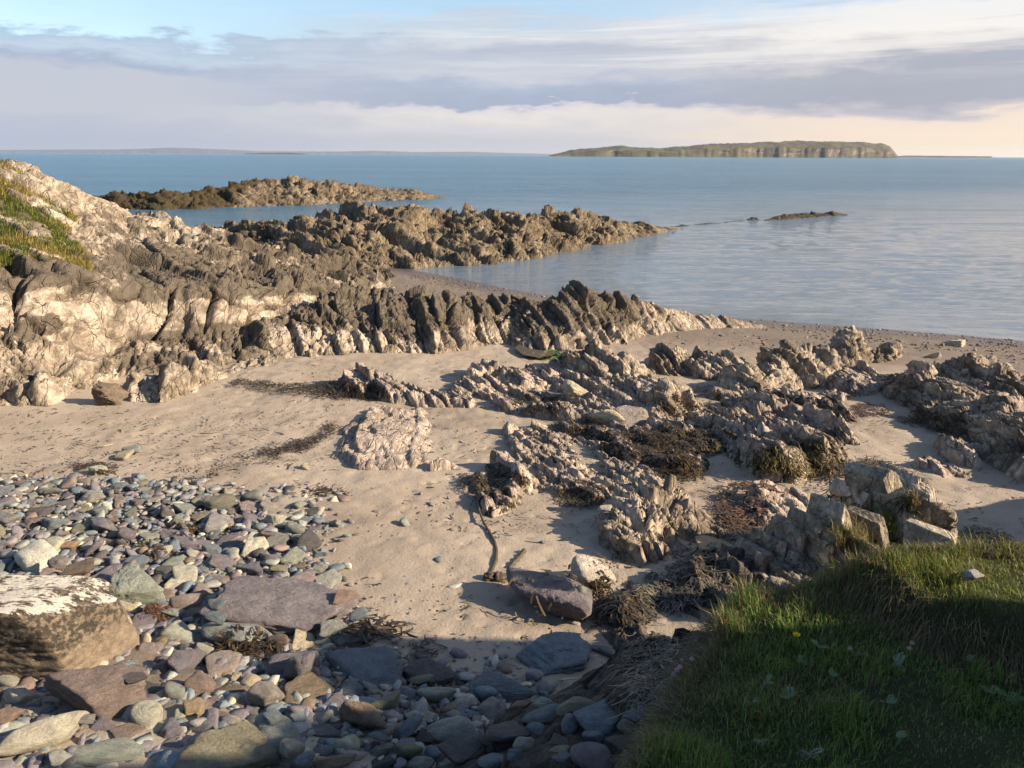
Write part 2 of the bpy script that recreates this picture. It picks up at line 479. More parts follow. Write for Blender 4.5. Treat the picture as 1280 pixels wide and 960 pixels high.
PEB_PX = [(-60, 606), (60, 598), (200, 600), (300, 612), (390, 622), (396, 668), (420, 720), (455, 765), (440, 800), (520, 838), (600, 852), (700, 872), (800, 880), (815, 930), (800, 990), (-60, 990)]
_W = G(*np.array(PEB_PX, float).T)[:, :2]
_k = (np.abs(P[:, 0]) < 8) & (P[:, 1] > 2) & (P[:, 1] < 11)
_q = P[_k]; _sd = poly_sd(_q[:, 0], _q[:, 1], _W) + 0.4 * fbm(np.concatenate([_q, 0 * _q[:, :1]], 1) * 1.4, 3, 960)
shing_gap_shade[_k] = np.maximum(shing_gap_shade[_k], .95 * sstep(_sd, 0.15, 0.9))  # ground under the pebbles darkened for the shade and wet in their gaps
m, t, bs = material('beach_sand')
pos = t.add('ShaderNodeNewGeometry').outputs['Position']
c = t.mix(t.smooth(t.noise(pos, 0.8, 5, 0.6), 0.35, 0.65), (0.275, 0.225, 0.175), (0.345, 0.29, 0.23))
c = t.mix(t.math('MULTIPLY', t.smooth(t.noise(pos, 60, 5, 0.8), 0.42, 0.72), 0.7), c, (0.25, 0.19, 0.14))
dm = t.smooth(t.noise(t.map(pos, (.5, 1.1, 1)), 0.9, 5, .65, .4), .55, .68)
c = t.mix(t.math('MULTIPLY', dm, .5), c, (0.17, 0.135, 0.105))
spk = t.smooth(t.vor(t.map(pos, (1, 0.6, 1)), 16), 0.20, 0.12)
c = t.mix(t.math('MULTIPLY', spk, t.smooth(t.noise(pos, 1.7, 4, 0.7), 0.46, 0.62)), c, (0.10, 0.07, 0.05))
c2 = t.mix(t.noise(pos, 30, 4, 0.75), (0.075, 0.060, 0.048), (0.235, 0.19, 0.15))
c = t.mix(t.attr('shingle'), c, c2)  # gravel along the water; among the pebbles, gap shade put into the colour
c = t.mix(t.math('MULTIPLY', t.attr('wet'), 0.8), c, (0.075, 0.06, 0.05))
t.put(bs.inputs['Base Color'], c)
t.put(bs.inputs['Roughness'], t.math('SUBTRACT', 0.9, t.math('MULTIPLY', t.attr('wet'), 0.55)))
h = t.math('ADD', t.noise(pos, 35, 4, 0.7), t.math('MULTIPLY', t.noise(pos, 160, 3, 0.7), 0.35))
h = t.math('ADD', h, t.math('MULTIPLY', t.attr('shingle'), t.noise(pos, 18, 3, 0.8)))
t.put(bs.inputs['Normal'], t.bump(h, 0.8, 0.012))
M['sand'] = m
obj('sand_beach', mesh('sand_beach', np.concatenate([P, zz[:, None]], 1), grid_quads(len(gx), len(gy)), smooth=True,
                       attrs={'shingle': shing_gap_shade, 'wet': wet}), m, kind='structure')

# ---------------------------------------------------------------- the sea
sx = axis([(-24000, -1000, 4500), (-1000, -100, 90), (-100, -30, 5), (-30, 26, 0.28), (26, 100, 5), (100, 1000, 90), (1000, 24000, 4500)])
sy = axis([(12, 17, 1), (17, 34, 0.14), (34, 80, 0.4), (80, 200, 4), (200, 1000, 40), (1000, 24000, 2000)])
XX, YY = np.meshgrid(sx, sy, indexing='ij')
P = np.stack([XX.ravel(), YY.ravel(), 0 * XX.ravel()], 1)
vis = (np.abs(P[:, 0]) < 60) & (P[:, 1] < 100)
Pv = P[vis]
amp = sstep(shore_d(Pv[:, 0], Pv[:, 1]) * -1, -1, 6) * (1 - sstep(Pv[:, 1], 60, 90))
P[vis, 2] = amp * (0.022 * fbm(Pv * np.array([0.35, 1.5, 1]), 3, 61) + 0.012 * fbm(Pv * np.array([1.2, 3.2, 1]), 2, 66))
m, t, bs = material('sea_water')
pos = t.add('ShaderNodeNewGeometry').outputs['Position']
dn = t.math('ADD', t.math('MULTIPLY', t.noise(t.map(pos, (0.012, 0.03, 1)), 1.0, 5, 0.65), .55), t.math('MULTIPLY', t.noise(t.map(pos, (0.10, 0.34, 1)), 1.0, 5, 0.7), .45))

bs.inputs['IOR'].default_value = 1.33; bs.inputs['Specular IOR Level'].default_value = 0.5

h = t.noise(t.map(pos, (0.8, 2.6, 1)), 1.0, 6, 0.68, 0.2)
h2 = t.noise(t.map(pos, (0.06, 0.22, 1), (0, 0, 0.06)), 1.0, 4, 0.6)
h3_ = t.noise(t.map(pos, (3.0, 8.0, 1)), 1.0, 3, 0.6)
spos = t.add('ShaderNodeSeparateXYZ'); t.put(spos.inputs[0], pos)
open_ = t.smooth(t.math('ADD', spos.outputs[1], t.math('MULTIPLY', spos.outputs[0], -0.5)), 22, 95)     # the bay lies in the lee, the open sound is choppy
t.put(bs.inputs['Roughness'], t.math('MULTIPLY_ADD', open_, .17, .05))
t.put(bs.inputs['Base Color'], t.mix(open_, t.mix(t.smooth(dn, .35, .65), (0.112, 0.150, 0.192), (0.132, 0.170, 0.212)), t.mix(t.smooth(dn, 0.35, 0.65), (0.024, 0.112, 0.205), (0.055, 0.160, 0.255))))
nb = t.add('ShaderNodeBump'); t.put(nb.inputs['Height'], h2); t.put(nb.inputs['Strength'], t.math('MULTIPLY_ADD', open_, 0.85, 0.12)); t.put(nb.inputs['Distance'], t.math('MULTIPLY_ADD', open_, 2.6, 1.5))
nb2 = t.add('ShaderNodeBump'); t.put(nb2.inputs['Height'], h); t.put(nb2.inputs['Strength'], t.math('MULTIPLY_ADD', open_, 0.45, 0.55)); t.put(nb2.inputs['Distance'], t.math('MULTIPLY_ADD', open_, .45, .26)); t.l.new(nb.outputs[0], nb2.inputs['Normal'])
nb = t.bump(h3_, 0.6, 0.035, nb2.outputs[0])
t.put(bs.inputs['Normal'], nb)
M['sea'] = m
obj('sea', mesh('sea', P, grid_quads(len(sx), len(sy)), smooth=True), m, kind='structure')


# ---------------------------------------------------------------- rock builders
def finish_rock(name, Pg, mat, label, cat, disp, dark=None, lichen=None, weed=None, group='rock ledges along the shore', kind=None, foot=None, flat=True):
    nu, nv = Pg.shape[:2]
    N = grid_normals(Pg)
    Pf = Pg.reshape(-1, 3)
    d = disp(Pf)
    if foot is not None: d = d * foot.reshape(-1)
    V = Pf + N.reshape(-1, 3) * d[:, None]
    hh = Pf[:, 2] - S(Pf[:, 0], Pf[:, 1])
    at = {'dark': dark(Pf, hh) if dark else np.zeros(len(V)), 'lichen': lichen(Pf, hh) if lichen else np.zeros(len(V)) - 0.3,
          'weed': weed(Pf, hh) if weed else np.zeros(len(V)) - 0.5}
    V, c = centred(V)
    return obj(name, mesh(name, V, grid_quads(nu, nv), smooth=not flat, attrs=at), mat, None, label, cat, group if kind is None else None, kind, c)


def ledge(name, stations, label, mat='rock', res=0.035, sea=False, front=2.0, back=1.3, plateau=0.0, jag=0.12, seed=1, dark=None, lichen=None, weed=None,
          cat='rock ledge', group='rock ledges along the shore', fin=0.10, wid=0.4, blk=0.10, size=0.6, small=0.035, fine=0.014, crack=0.06, strike=0.2, dip=0.35, lean=0.0, hs=1.0):
    """stations along the foot: (px, py of the foot, py of the crest, metres from foot to crest)"""
    st_ = np.array(stations, float)
    L = G(st_[:, 0], st_[:, 1]) if not sea else at_z(st_[:, 0], st_[:, 1], np.zeros(len(st_)))
    length = np.linalg.norm(np.diff(L[:, :2], axis=0), axis=1).sum()
    nu = int(np.clip(length / res, 24, 900))
    S4 = resample(np.concatenate([L[:, :2], st_], 1), nu)[:, 2:]
    px, pb, pt, run = S4.T
    B = G(px, pb) if not sea else at_z(px, pb, np.zeros(nu))
    C = at_y(px, pt, B[:, 1] + run)
    H = np.maximum(C[:, 2] - B[:, 2], 0.01) * hs
    uu_ = np.linspace(0, length, nu)
    jn = fbm(np.stack([uu_ * 0.9 / max(size, .2) * .5, 0 * uu_ + seed, 0 * uu_], 1), 4, seed) * jag
    H = H * np.clip(1 + jn * 1.5, 0.3, 2)
    rows = []
    fr_len = np.median(np.hypot(run, H)); nf = int(np.clip(fr_len / res * 1.1, 10, 260)); nb_ = max(int(nf * 0.7 * min(back, 1.4)), 8)
    base_drop = 0.3 if not sea else 0.6
    ts = np.linspace(0, 1, nf)
    wig = fbm(np.stack([uu_ * 0.7, 0 * uu_ + 3.3, 0 * uu_ + seed], 1), 3, seed + 3) * 0.25
    for k in range(3):
        q = (3 - k) / 3
        rows.append(np.stack([B[:, 0], B[:, 1] - 0.10 * q, B[:, 2] - base_drop * q], 1))
    for tt in ts:
        zc = H * (1 - (1 - tt) ** front)
        yy = B[:, 1] + run * (tt + wig * math.sin(math.pi * tt))
        k = tt
        rows.append(np.stack([B[:, 0] + (C[:, 0] - B[:, 0]) * k + lean * zc, yy, B[:, 2] + zc], 1))
    if plateau:
        for tt in np.linspace(0, 1, max(int(plateau / res), 3))[1:]:
            rows.append(np.stack([C[:, 0] * (1 + 0.0 * tt) + lean * H, B[:, 1] + run + plateau * tt, B[:, 2] + H * (1 - 0.08 * tt)], 1))
    last = rows[-1]
    hb = last[:, 2] - (B[:, 2] - base_drop)
    for tt in np.linspace(0, 1, nb_)[1:]:
        rows.append(np.stack([last[:, 0], last[:, 1] + np.maximum(run, 0.35 * H) * back * tt, last[:, 2] - hb * tt ** 1.5], 1))
    Pg = np.stack(rows, 1)
    dsp = lambda Q: rocky(Q, fin, wid, blk, size, small, fine, crack, strike, dip, seed)
    ftaper = np.clip(np.minimum(np.arange(nu), np.arange(nu)[::-1]) / (0.08 * nu + 2), 0.25, 1)[:, None] * np.ones((1, Pg.shape[1]))
    sc_h = np.clip(H / max(np.median(H), 0.05), 0.3, 1.1)[:, None]
    return finish_rock(name, Pg, M[mat], label, cat, dsp, dark, lichen, weed, group, None, ftaper * sc_h)


def tide_dark(lo, hi, amt=0.9, base=0.0, seed=0):
    def fn(P_, h):
        n = fbm(P_ * 1.1, 3, seed + 500) * 0.35
        return base + amt * sstep(h + n * (hi + .2), lo, hi)
    return fn


def low_weed(lo, hi, amt=0.7, base=-0.3):
    return lambda P_, h: base + amt * (1 - sstep(h + fbm(P_ * 0.8, 3, 91) * 0.3, lo, hi))


def flat_lichen(amt, base=-0.1, sc=1.0, seed=0):
    return lambda P_, h: base + amt * (fbm(P_ * sc, 3, 700 + seed) + 0.25)


# ---------------------------------------------------------------- headland on the left
def headland():
    R0 = [(-420, 640), (-200, 560), (0, 507), (60, 499), (110, 484), (160, 470), (230, 462), (300, 452), (345, 440), (400, 415), (450, 395), (486, 372)]
    R1 = [(-420, 470), (-200, 440), (0, 408), (60, 402), (110, 415), (160, 426), (220, 420), (285, 410), (330, 402), (395, 385), (450, 370), (488, 358)]
    R2 = [(-420, 350), (-200, 360), (0, 352), (60, 346), (110, 346), (160, 355), (220, 358), (285, 362), (330, 356), (395, 360), (450, 356), (490, 350)]
    R3 = [(-420, 260), (-200, 280), (0, 296), (60, 298), (120, 305), (180, 318), (240, 324), (300, 335), (350, 338), (410, 345), (455, 346), (492, 344)]
    R4 = [(-420, 160), (-200, 175), (-60, 190), (0, 206), (37, 219), (71, 236), (101, 250), (131, 260), (157, 270), (199, 270), (225, 279), (262, 288), (300, 297), (330, 309), (375, 320), (412, 326), (442, 331), (480, 336), (494, 339)]
    n = 520
    B = resample(np.concatenate([G(*np.array(R0, float).T)[:, :2], np.array(R0, float)], 1), n)
    px, pb = B[:, 2], B[:, 3]
    F0 = G(px, pb)

    def row(R, dy):
        R = np.array(R, float)
        py = np.interp(px, R[:, 0], R[:, 1])
        return at_y(px, py, F0[:, 1] + dy)
    taper = np.interp(px, [300, 490], [1, 0.75])
    r1 = row(R1, 1.0 * taper); r2 = row(R2, 1.55 * taper + 0.1); r3 = row(R3, 3.4 * taper + .4); r4 = row(R4, np.interp(px, [-420, 0, 200, 494], [6.0, 6.2, 6.4, 4.0]))
    segs = [(F0 - np.array([0, 0.15, 0.5]), F0, 8), (F0, r1, 46), (r1, r2, 50), (r2, r3, 80), (r3, r4, 110)]
    bk = r4.copy(); bk[:, 1] += 2.5; bk[:, 2] -= 0.8
    bk2 = r4.copy(); bk2[:, 1] += 7.0; bk2[:, 2] = -1.2
    segs += [(r4, bk, 24), (bk, bk2, 20)]
    rows = []
    for a, b, k in segs:
        for tt in np.linspace(0, 1, k, endpoint=False):
            rows.append(a + (b - a) * tt)
    rows.append(bk2)
    Pg = np.stack(rows, 1)
    for _ in range(4):                              # ease the joints of the rows
        Pg[:, 2:-1] = 0.25 * Pg[:, 1:-2] + 0.5 * Pg[:, 2:-1] + 0.25 * Pg[:, 3:]
    nv = Pg.shape[1]
    v = np.arange(nv)[None, :] * np.ones((n, 1)); pxg = px[:, None] * np.ones((1, nv))
    return Pg, pxg, v


def _hl():
    Pg, pxg, v = headland()
    sel = {}

    def disp(Q):
        vv_ = v.reshape(-1); pp = pxg.reshape(-1)
        apron = 1 - sstep(vv_, 50, 60)
        cliff = sstep(vv_, 50, 58) * (1 - sstep(vv_, 100, 112))
        top = sstep(vv_, 100, 115)
        d1 = rocky(Q, 0.12, 0.5, 0.26, 0.7, 0.09, 0.03, 0.16, 0.3, 0.5, 11)
        d2 = rocky(Q, 0.13, 0.7, 0.10, 1.1, 0.02, 0.008, 0.30, 0.15, 0.22, 12)
        d3 = rocky(Q, 0.20, 0.5, 0.13, 0.9, 0.07, 0.03, 0.20, 0.95, 0.9, 13) * (0.75 + 0.55 * sstep(pp, 150, 330))
        return d1 * apron + d2 * cliff + d3 * top
    def dark(P_, h):
        vv_ = v.reshape(-1); pp = pxg.reshape(-1)
        n_ = fbm(P_ * np.array([.5, .9, 1.6]), 5, 41, .6)
        d = 0.50 + 0.90 * n_
        band = sstep(vv_, 84, 104) * (1 - sstep(vv_, 150, 185))
        d = d + 0.35 * band * (0.6 + n_)
        d = d - 0.45 * sstep(vv_, 56, 62) * (1 - sstep(vv_, 82, 92))
        d = d - 0.16 * sstep(vv_, 200, 250) * (1 - sstep(pp, 270, 330))
        d = d + 0.22 * sstep(pp, 250, 380) * sstep(vv_, 90, 100)
        d = d + 0.20 * (1 - sstep(vv_, 44, 56)) * (1 - sstep(pp, 100, 220)) - 0.15 * (1 - sstep(vv_, 8, 22))
        return d
    def lich(P_, h):
        vv_ = v.reshape(-1); pp = pxg.reshape(-1)
        a_ = 0.10 + 0.32 * fbm(P_ * 1.2, 3, 51)
        a_ = a_ + 0.25 * sstep(vv_, 170, 250) * (1 - sstep(pp, 250, 340)) + 0.25 * (1 - sstep(pp, 30, 90)) * (1 - sstep(vv_, 50, 60)) * sstep(vv_, 12, 25)
        a_ = a_ - 0.35 * sstep(vv_, 56, 62) * (1 - sstep(vv_, 88, 98))
        return a_
    return finish_rock('rock_headland', Pg, M['rock'], 'tall sunlit rocky headland with pale lichen and a grassy cap at the left edge', 'headland', disp, dark, lich,
                       None, 'rock ledges along the shore', None, None), Pg, pxg, v


HEAD, HPg, Hpx, Hv = _hl()

# ---------------------------------------------------------------- the ridge across the middle
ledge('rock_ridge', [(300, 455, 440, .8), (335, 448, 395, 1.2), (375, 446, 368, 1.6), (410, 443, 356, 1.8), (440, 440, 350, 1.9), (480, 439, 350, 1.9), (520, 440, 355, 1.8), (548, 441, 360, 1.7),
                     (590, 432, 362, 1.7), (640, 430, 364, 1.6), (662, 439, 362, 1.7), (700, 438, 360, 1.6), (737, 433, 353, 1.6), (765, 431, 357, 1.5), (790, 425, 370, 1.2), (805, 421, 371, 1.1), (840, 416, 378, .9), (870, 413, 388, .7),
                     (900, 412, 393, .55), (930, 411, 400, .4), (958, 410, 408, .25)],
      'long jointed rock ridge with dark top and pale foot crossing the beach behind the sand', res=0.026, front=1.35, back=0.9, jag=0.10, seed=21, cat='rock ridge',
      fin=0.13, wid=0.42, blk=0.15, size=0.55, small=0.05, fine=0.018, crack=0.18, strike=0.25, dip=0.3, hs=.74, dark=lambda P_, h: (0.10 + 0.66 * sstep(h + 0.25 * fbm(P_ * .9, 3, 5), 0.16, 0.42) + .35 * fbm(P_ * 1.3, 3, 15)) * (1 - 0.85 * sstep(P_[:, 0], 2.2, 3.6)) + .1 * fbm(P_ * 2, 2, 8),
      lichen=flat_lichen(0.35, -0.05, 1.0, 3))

# ---------------------------------------------------------------- promontories and skerries beyond
ledge('rock_promontory', [(235, 300, 288, 3), (280, 312, 281, 4), (330, 328, 276, 5), (375, 333, 268, 5.5), (400, 333, 264, 6), (437, 334, 259, 6), (475, 336, 254, 6), (515, 335, 256, 6), (550, 332, 261, 6), (590, 331, 267, 5), (612, 330, 268, 5), (632, 327, 263, 5), (665, 322, 261, 5),
                          (700, 315, 263, 5), (737, 309, 268, 4.5), (775, 302, 274, 3.5), (805, 296, 280, 2.4), (835, 289, 285, 1.2), (850, 286, 285, .6)],
      'long brown rock promontory running out into the water behind the middle ridge', 'rock_far', res=0.075, sea=True, front=1.35, back=1.1, jag=0.05, seed=31, cat='promontory',
      fin=0.30, wid=1.1, blk=0.30, size=1.3, small=0.16, fine=0.07, crack=0.24, strike=0.75, dip=0.6, hs=.80, dark=lambda P_, h: 0.22 + 0.34 * fbm(P_ * 0.25, 3, 4) + 0.3 * sstep(-P_[:, 0], 7, 10), weed=low_weed(0.1, 0.5, 0.75, -0.2))
ledge('skerry', [(60, 256, 252, 2), (105, 259, 247, 3), (150, 261, 243, 3), (200, 262, 241, 3), (250, 261, 241, 4), (272, 260, 238, 5), (290, 259, 229, 6), (320, 258, 226, 7), (370, 257, 224, 7), (410, 255, 226, 7), (440, 253, 233, 6), (480, 251, 237, 5), (520, 250, 239, 4), (548, 248, 245, 2), (562, 247, 246, 1)],
      'farthest low brown skerry with a rounded hump lying beyond the promontory', 'rock_far', res=0.16, sea=True, front=1.3, back=1.0, jag=0.06, seed=41, cat='skerry', group='skerries in the bay',
      fin=0.2, wid=1.3, blk=0.25, size=1.3, small=0.18, fine=0.09, crack=0.2, strike=0.7, dip=0.5, dark=lambda P_, h: 0.2 + 0.3 * fbm(P_ * 0.2, 3, 14) + 0.5 * (1 - sstep(P_[:, 0], -24, -21)), weed=lambda P_, h: -0.2 + 0.75 * (1 - sstep(h, 4.1, 4.6)) + 0.5 * (1 - sstep(P_[:, 0], -24, -21)))
ledge('skerry', [(955, 276, 275, .4), (972, 275, 271, 1.0), (990, 274, 268, 1.3), (1015, 272, 267, 1.3), (1040, 270, 265, 1.2), (1060, 269, 268, .4)],
      'small dark weedy skerry barely above the water out beyond the promontory tip', 'rock_far', res=0.06, sea=True, front=1.4, back=1.2, seed=51, cat='skerry', group='skerries in the bay',
      fin=0.06, wid=0.7, blk=0.12, size=0.8, small=0.05, fine=0.02, dark=lambda P_, h: 0.7 + 0 * h, weed=lambda P_, h: 0.3 + 0 * h)
ledge('skerry', [(933, 275, 275, .3), (941, 275, 270, .7), (949, 275, 274, .3)], 'tiny round dark rock awash just left of the small weedy skerry', 'rock_far', res=0.05, sea=True, front=1.6, back=1.2, seed=52, cat='skerry',
      group='skerries in the bay', fin=0.03, wid=0.5, blk=0.06, size=0.5, small=0.03, fine=0.01, dark=lambda P_, h: 0.7 + 0 * h)
for k_, (x0, y0, x1, h_) in enumerate([(838, 284, 866, 2), (868, 281, 900, 1.6), (905, 278, 930, 1.2), (840, 291, 852, 1.2)]):
    ledge('awash_rock', [(x0, y0, y0 - .2, .2), ((x0 + x1) / 2, y0 - 1, y0 - 1 - h_, .6), (x1, y0 - 2, y0 - 2.2, .2)],
          ['dark rock awash touching the tip of the promontory', 'dark low rock awash between the promontory tip and the small skerry', 'flat dark rock awash nearest the small skerry', 'little rock awash in front of the promontory tip'][k_],
          'rock_far', res=0.05, sea=True, front=1.6, back=1.0, seed=55 + k_, cat='rock', group='rocks awash off the promontory', fin=0.02, wid=0.5, blk=0.05, size=0.5, small=0.03, fine=0.01, dark=lambda P_, h: 0.75 + 0 * h)

# ---------------------------------------------------------------- island and far land on the horizon
m, t, bs = material('island_turf_and_cliff')
pos = t.add('ShaderNodeNewGeometry'); pz = t.add('ShaderNodeSeparateXYZ'); t.put(pz.inputs[0], pos.outputs['Normal'])
nn = t.noise(t.map(pos.outputs['Position'], (0.03, 0.012, 0.09)), 1.0, 6, 0.7)
tf = t.mix(t.smooth(nn, 0.35, 0.65), (0.05, 0.052, 0.036), (0.105, 0.098, 0.064))
ck = t.mix(t.smooth(nn, 0.4, 0.6), (0.07, 0.060, 0.050), (0.20, 0.165, 0.13))
t.put(bs.inputs['Base Color'], t.mix(t.smooth(t.math('ADD', pz.outputs[2], t.math('MULTIPLY', t.math('SUBTRACT', nn, 0.5), 0.6)), 0.55, 0.8), ck, tf))
M['island'] = m


def far_land(name, tops, Y0, depth, mat, label=None, cat=None, kind=None, cliff=0.25, amp=4.0, seed=1, nu=900, nv=80):
    T = np.array(tops, float)
    px = np.linspace(T[0, 0], T[-1, 0], nu)
    top = np.interp(px, T[:, 0], T[:, 1])
    C = at_y(px, top, np.full(nu, Y0 + depth * 0.35)); Hh = np.maximum(C[:, 2], 0.2)
    rows = []
    xs = at_y(px, np.full(nu, 195.0), np.full(nu, Y0))[:, 0]
    bay = fbm(np.stack([xs / 90, 0 * xs, 0 * xs + seed], 1), 4, seed) * depth * 0.10
    for k, v in enumerate(np.linspace(0, 1, nv)):
        if v < 0.4:
            q = v / 0.4; zc = Hh * (cliff * sstep(q, 0.0, 0.25) + (1 - cliff) * q ** 1.1); yy = Y0 + bay * (1 - q) + depth * 0.35 * q
        else:
            q = (v - 0.4) / 0.6; zc = Hh * (1 - q ** 2); yy = Y0 + depth * (0.35 + 0.65 * q) + 0 * bay
        rows.append(np.stack([xs * (yy / Y0), yy, zc - (3 if v in (0, 1) else 0)], 1))
    Pg = np.stack(rows, 1)
    Pf = Pg.reshape(-1, 3)
    d = amp * 1.6 * fbm(Pf / np.array([55, 45, 30]), 6, seed + 7, 0.65) * np.clip(Pf[:, 2] / 12, 0.05, 1)
    Pf[:, 2] += d; Pf[:, 1] += d * 2
    V, c = centred(Pf)
    return obj(name, mesh(name, V, grid_quads(nu, nv), smooth=True), mat, None, label, cat, None, kind, c)


far_land('island', [(686, 194.5), (700, 191), (725, 187), (750, 184.5), (775, 183), (800, 185), (830, 186), (860, 183), (880, 180.5), (910, 179.5), (950, 178.5), (1000, 176.5), (1040, 176.5), (1080, 178.5), (1102, 180.5), (1112, 184), (1119, 191), (1122, 194.6)],
         2400, 420, M['island'], 'low green island with pale cliffs on the horizon', 'island', cliff=0.55, amp=5)
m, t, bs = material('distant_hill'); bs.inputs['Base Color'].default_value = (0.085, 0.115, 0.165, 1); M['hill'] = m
far_land('distant_hills', [(-300, 192), (-60, 188), (60, 187.3), (150, 187), (215, 184.7), (260, 186), (330, 189.3), (420, 189.6), (470, 188.6), (520, 190.3), (590, 189.9), (640, 191.6), (690, 192.8)], 14000, 2500, M['hill'], kind='structure', amp=8, cliff=0.1, seed=5)
far_land('reef', [(306, 191.9), (330, 191.0), (360, 190.9), (382, 192.2)], 5000, 200, M['island'], 'thin dark reef low on the horizon at the left', 'reef', amp=1, seed=9, nu=60, nv=20)
far_land('reef', [(1120, 195.2), (1132, 194.4), (1160, 194.6), (1240, 195.3)], 4200, 200, M['island'], 'thin reef trailing from the right end of the island', 'reef', amp=1, seed=10, nu=60, nv=20)

# ---------------------------------------------------------------- the evening air over the sound
V = np.array([(a, b, c) for a in (-24500, 24500) for b in (-320, 24500) for c in (-7.5, 150)], float)
Q = np.array([(0, 1, 3, 2), (4, 6, 7, 5), (0, 4, 5, 1), (2, 3, 7, 6), (0, 2, 6, 4), (1, 5, 7, 3)])
m = bpy.data.materials.new('haze'); m.use_nodes = True; t = NT(m.node_tree); t.n.clear()
pv = t.add('ShaderNodeVolumePrincipled'); pv.inputs['Color'].default_value = (.80, .86, .95, 1); pv.inputs['Density'].default_value = HAZE; pv.inputs['Anisotropy'].default_value = .3
o = t.add('ShaderNodeOutputMaterial'); t.l.new(pv.outputs[0], o.inputs['Volume'])
obj('haze', mesh('haze', V, Q), m, kind='stuff')


# ---------------------------------------------------------------- a height map of what lies on the beach, so that things can rest on it
HX0, HY0, HR = -9.0, 2.4, 0.03
HNX, HNY = int(19 / HR), int(16 / HR)
_hx, _hy = np.meshgrid(HX0 + (np.arange(HNX) + .5) * HR, HY0 + (np.arange(HNY) + .5) * HR, indexing='ij')
HG = S(_hx, _hy)


def drape(o):
    n = len(o.data.vertices); a = np.empty(n * 3, np.float32); o.data.vertices.foreach_get('co', a)
    V = a.reshape(-1, 3).astype(float) + np.array(o.location)
    i = ((V[:, 0] - HX0) / HR).astype(int); j = ((V[:, 1] - HY0) / HR).astype(int)
    k = (i >= 0) & (i < HNX) & (j >= 0) & (j < HNY) & (V[:, 0] > HX0) & (V[:, 1] > HY0)
    np.maximum.at(HG, (i[k], j[k]), V[k, 2])
    return o


def Hh(x, y):
    i = np.clip(((np.asarray(x) - HX0) / HR).astype(int), 0, HNX - 1); j = np.clip(((np.asarray(y) - HY0) / HR).astype(int), 0, HNY - 1)
    return HG[i, j]


def hit(px, py):
    """pixel of the photograph -> first point of the beach or its rocks"""
    d = ray(px, py); out = np.full((len(d), 3), np.nan)
    t = np.full(len(d), 2.6); done = np.zeros(len(d), bool)
    for _ in range(900):
        Pn = np.array([0, 0, CAMH]) + d * t[:, None]
        under = (Pn[:, 2] < Hh(Pn[:, 0], Pn[:, 1])) & ~done
        out[under] = Pn[under]; done |= under
        t = t * 1.0022 + 0.004
        if done.all(): break
    bad = np.isnan(out[:, 0])
    if bad.any(): out[bad] = G(np.asarray(px)[bad], np.asarray(py)[bad])
    return out


def reef(name, poly_px, label, amp=0.25, bias=0.1, freq=0.9, edge=0.4, res=0.02, mat='rock_low', seed=1, fin=0.07, wid=0.3, blk=0.08, size=0.4, small=0.035, fine=0.014, crack=0.08,
         strike=0.15, dip=0.45, cap=9.0, dark=None, lichen=None, weed=None, cat='rock reef', group='low rock reefs in the sand', stretch=0.6):
    pp = np.array(poly_px, float); W_ = G(pp[:, 0], pp[:, 1])[:, :2]
    x0, y0 = W_.min(0) - 0.15; x1, y1 = W_.max(0) + 0.15
    nx, ny = int((x1 - x0) / res), int((y1 - y0) / (res * 1.15))
    xg, yg = np.meshgrid(np.linspace(x0, x1, nx), np.linspace(y0, y1, ny), indexing='ij')
    x, y = xg.ravel(), yg.ravel()
    sdp = poly_sd(x, y, W_)
    Q = np.stack([x, y, 0 * x], 1)
    sdp = sdp + 0.3 * edge * fbm(Q * 2.0, 3, seed + 300)
    mk = sstep(sdp, -0.3 * edge, edge)
    ss = S(x, y)
    cs, sn = math.cos(strike), math.sin(strike)
    Qs = np.stack([(x * cs + y * sn) * freq * 1.5, (-x * sn + y * cs) * freq * stretch, 0 * x], 1)
    base = amp * (fbm(Qs, 4, seed + 200, 0.55) * 1.5 + bias)
    rel = rocky(np.stack([x, y, ss + base], 1), fin, wid, blk, size, small * .8, fine * .7, crack, strike, dip, seed, 6.5, 0.28, 0.55)
    tot = base + rel; cp_ = cap * (1 + .4 * fbm(Qs * .8, 2, seed + 260)); over = np.maximum(tot - cp_ * .6, 0)
    rel = np.where(tot > cp_ * .6, cp_ * .6 + cp_ * .5 * np.tanh(over / (cp_ * .5)), tot) - base
    z = ss - 0.06 - 0.35 * (1 - mk) + mk * (base + rel + 0.06)
    Pg = np.stack([x, y, z], 1)
    # lean the beds over a little so that faces undercut like the real ones
    lean_ = np.clip(z - ss, -0.05, 0.6) * 0.25
    Pg[:, 0] -= lean_ * cs; Pg[:, 1] -= lean_ * sn
    hh = z - ss
    at = {'dark': dark(Pg, hh) if dark else np.zeros(len(Pg)), 'lichen': lichen(Pg, hh) if lichen else np.zeros(len(Pg)) - 0.3, 'weed': weed(Pg, hh) if weed else np.zeros(len(Pg)) - 0.5}
    q = grid_quads(nx, ny)
    keep = (hh[q].max(1) > -0.12)
    q = q[keep]
    used = np.unique(q); ren = np.full(len(Pg), -1); ren[used] = np.arange(len(used))
    V, c = centred(Pg[used])
    o = obj(name, mesh(name, V, ren[q], attrs={k: v[used] for k, v in at.items()}), M[mat], None, label, cat, group, None, c)
    return drape(o)


_nd = lambda amt=0.3, b=0.1, s=0: (lambda P_, h: b + amt * fbm(P_ * 1.3, 3, 60 + s))
LOWW = lambda a=0.6, b=-0.35, lo=0.03, hi=0.2: low_weed(lo, hi, a, b)

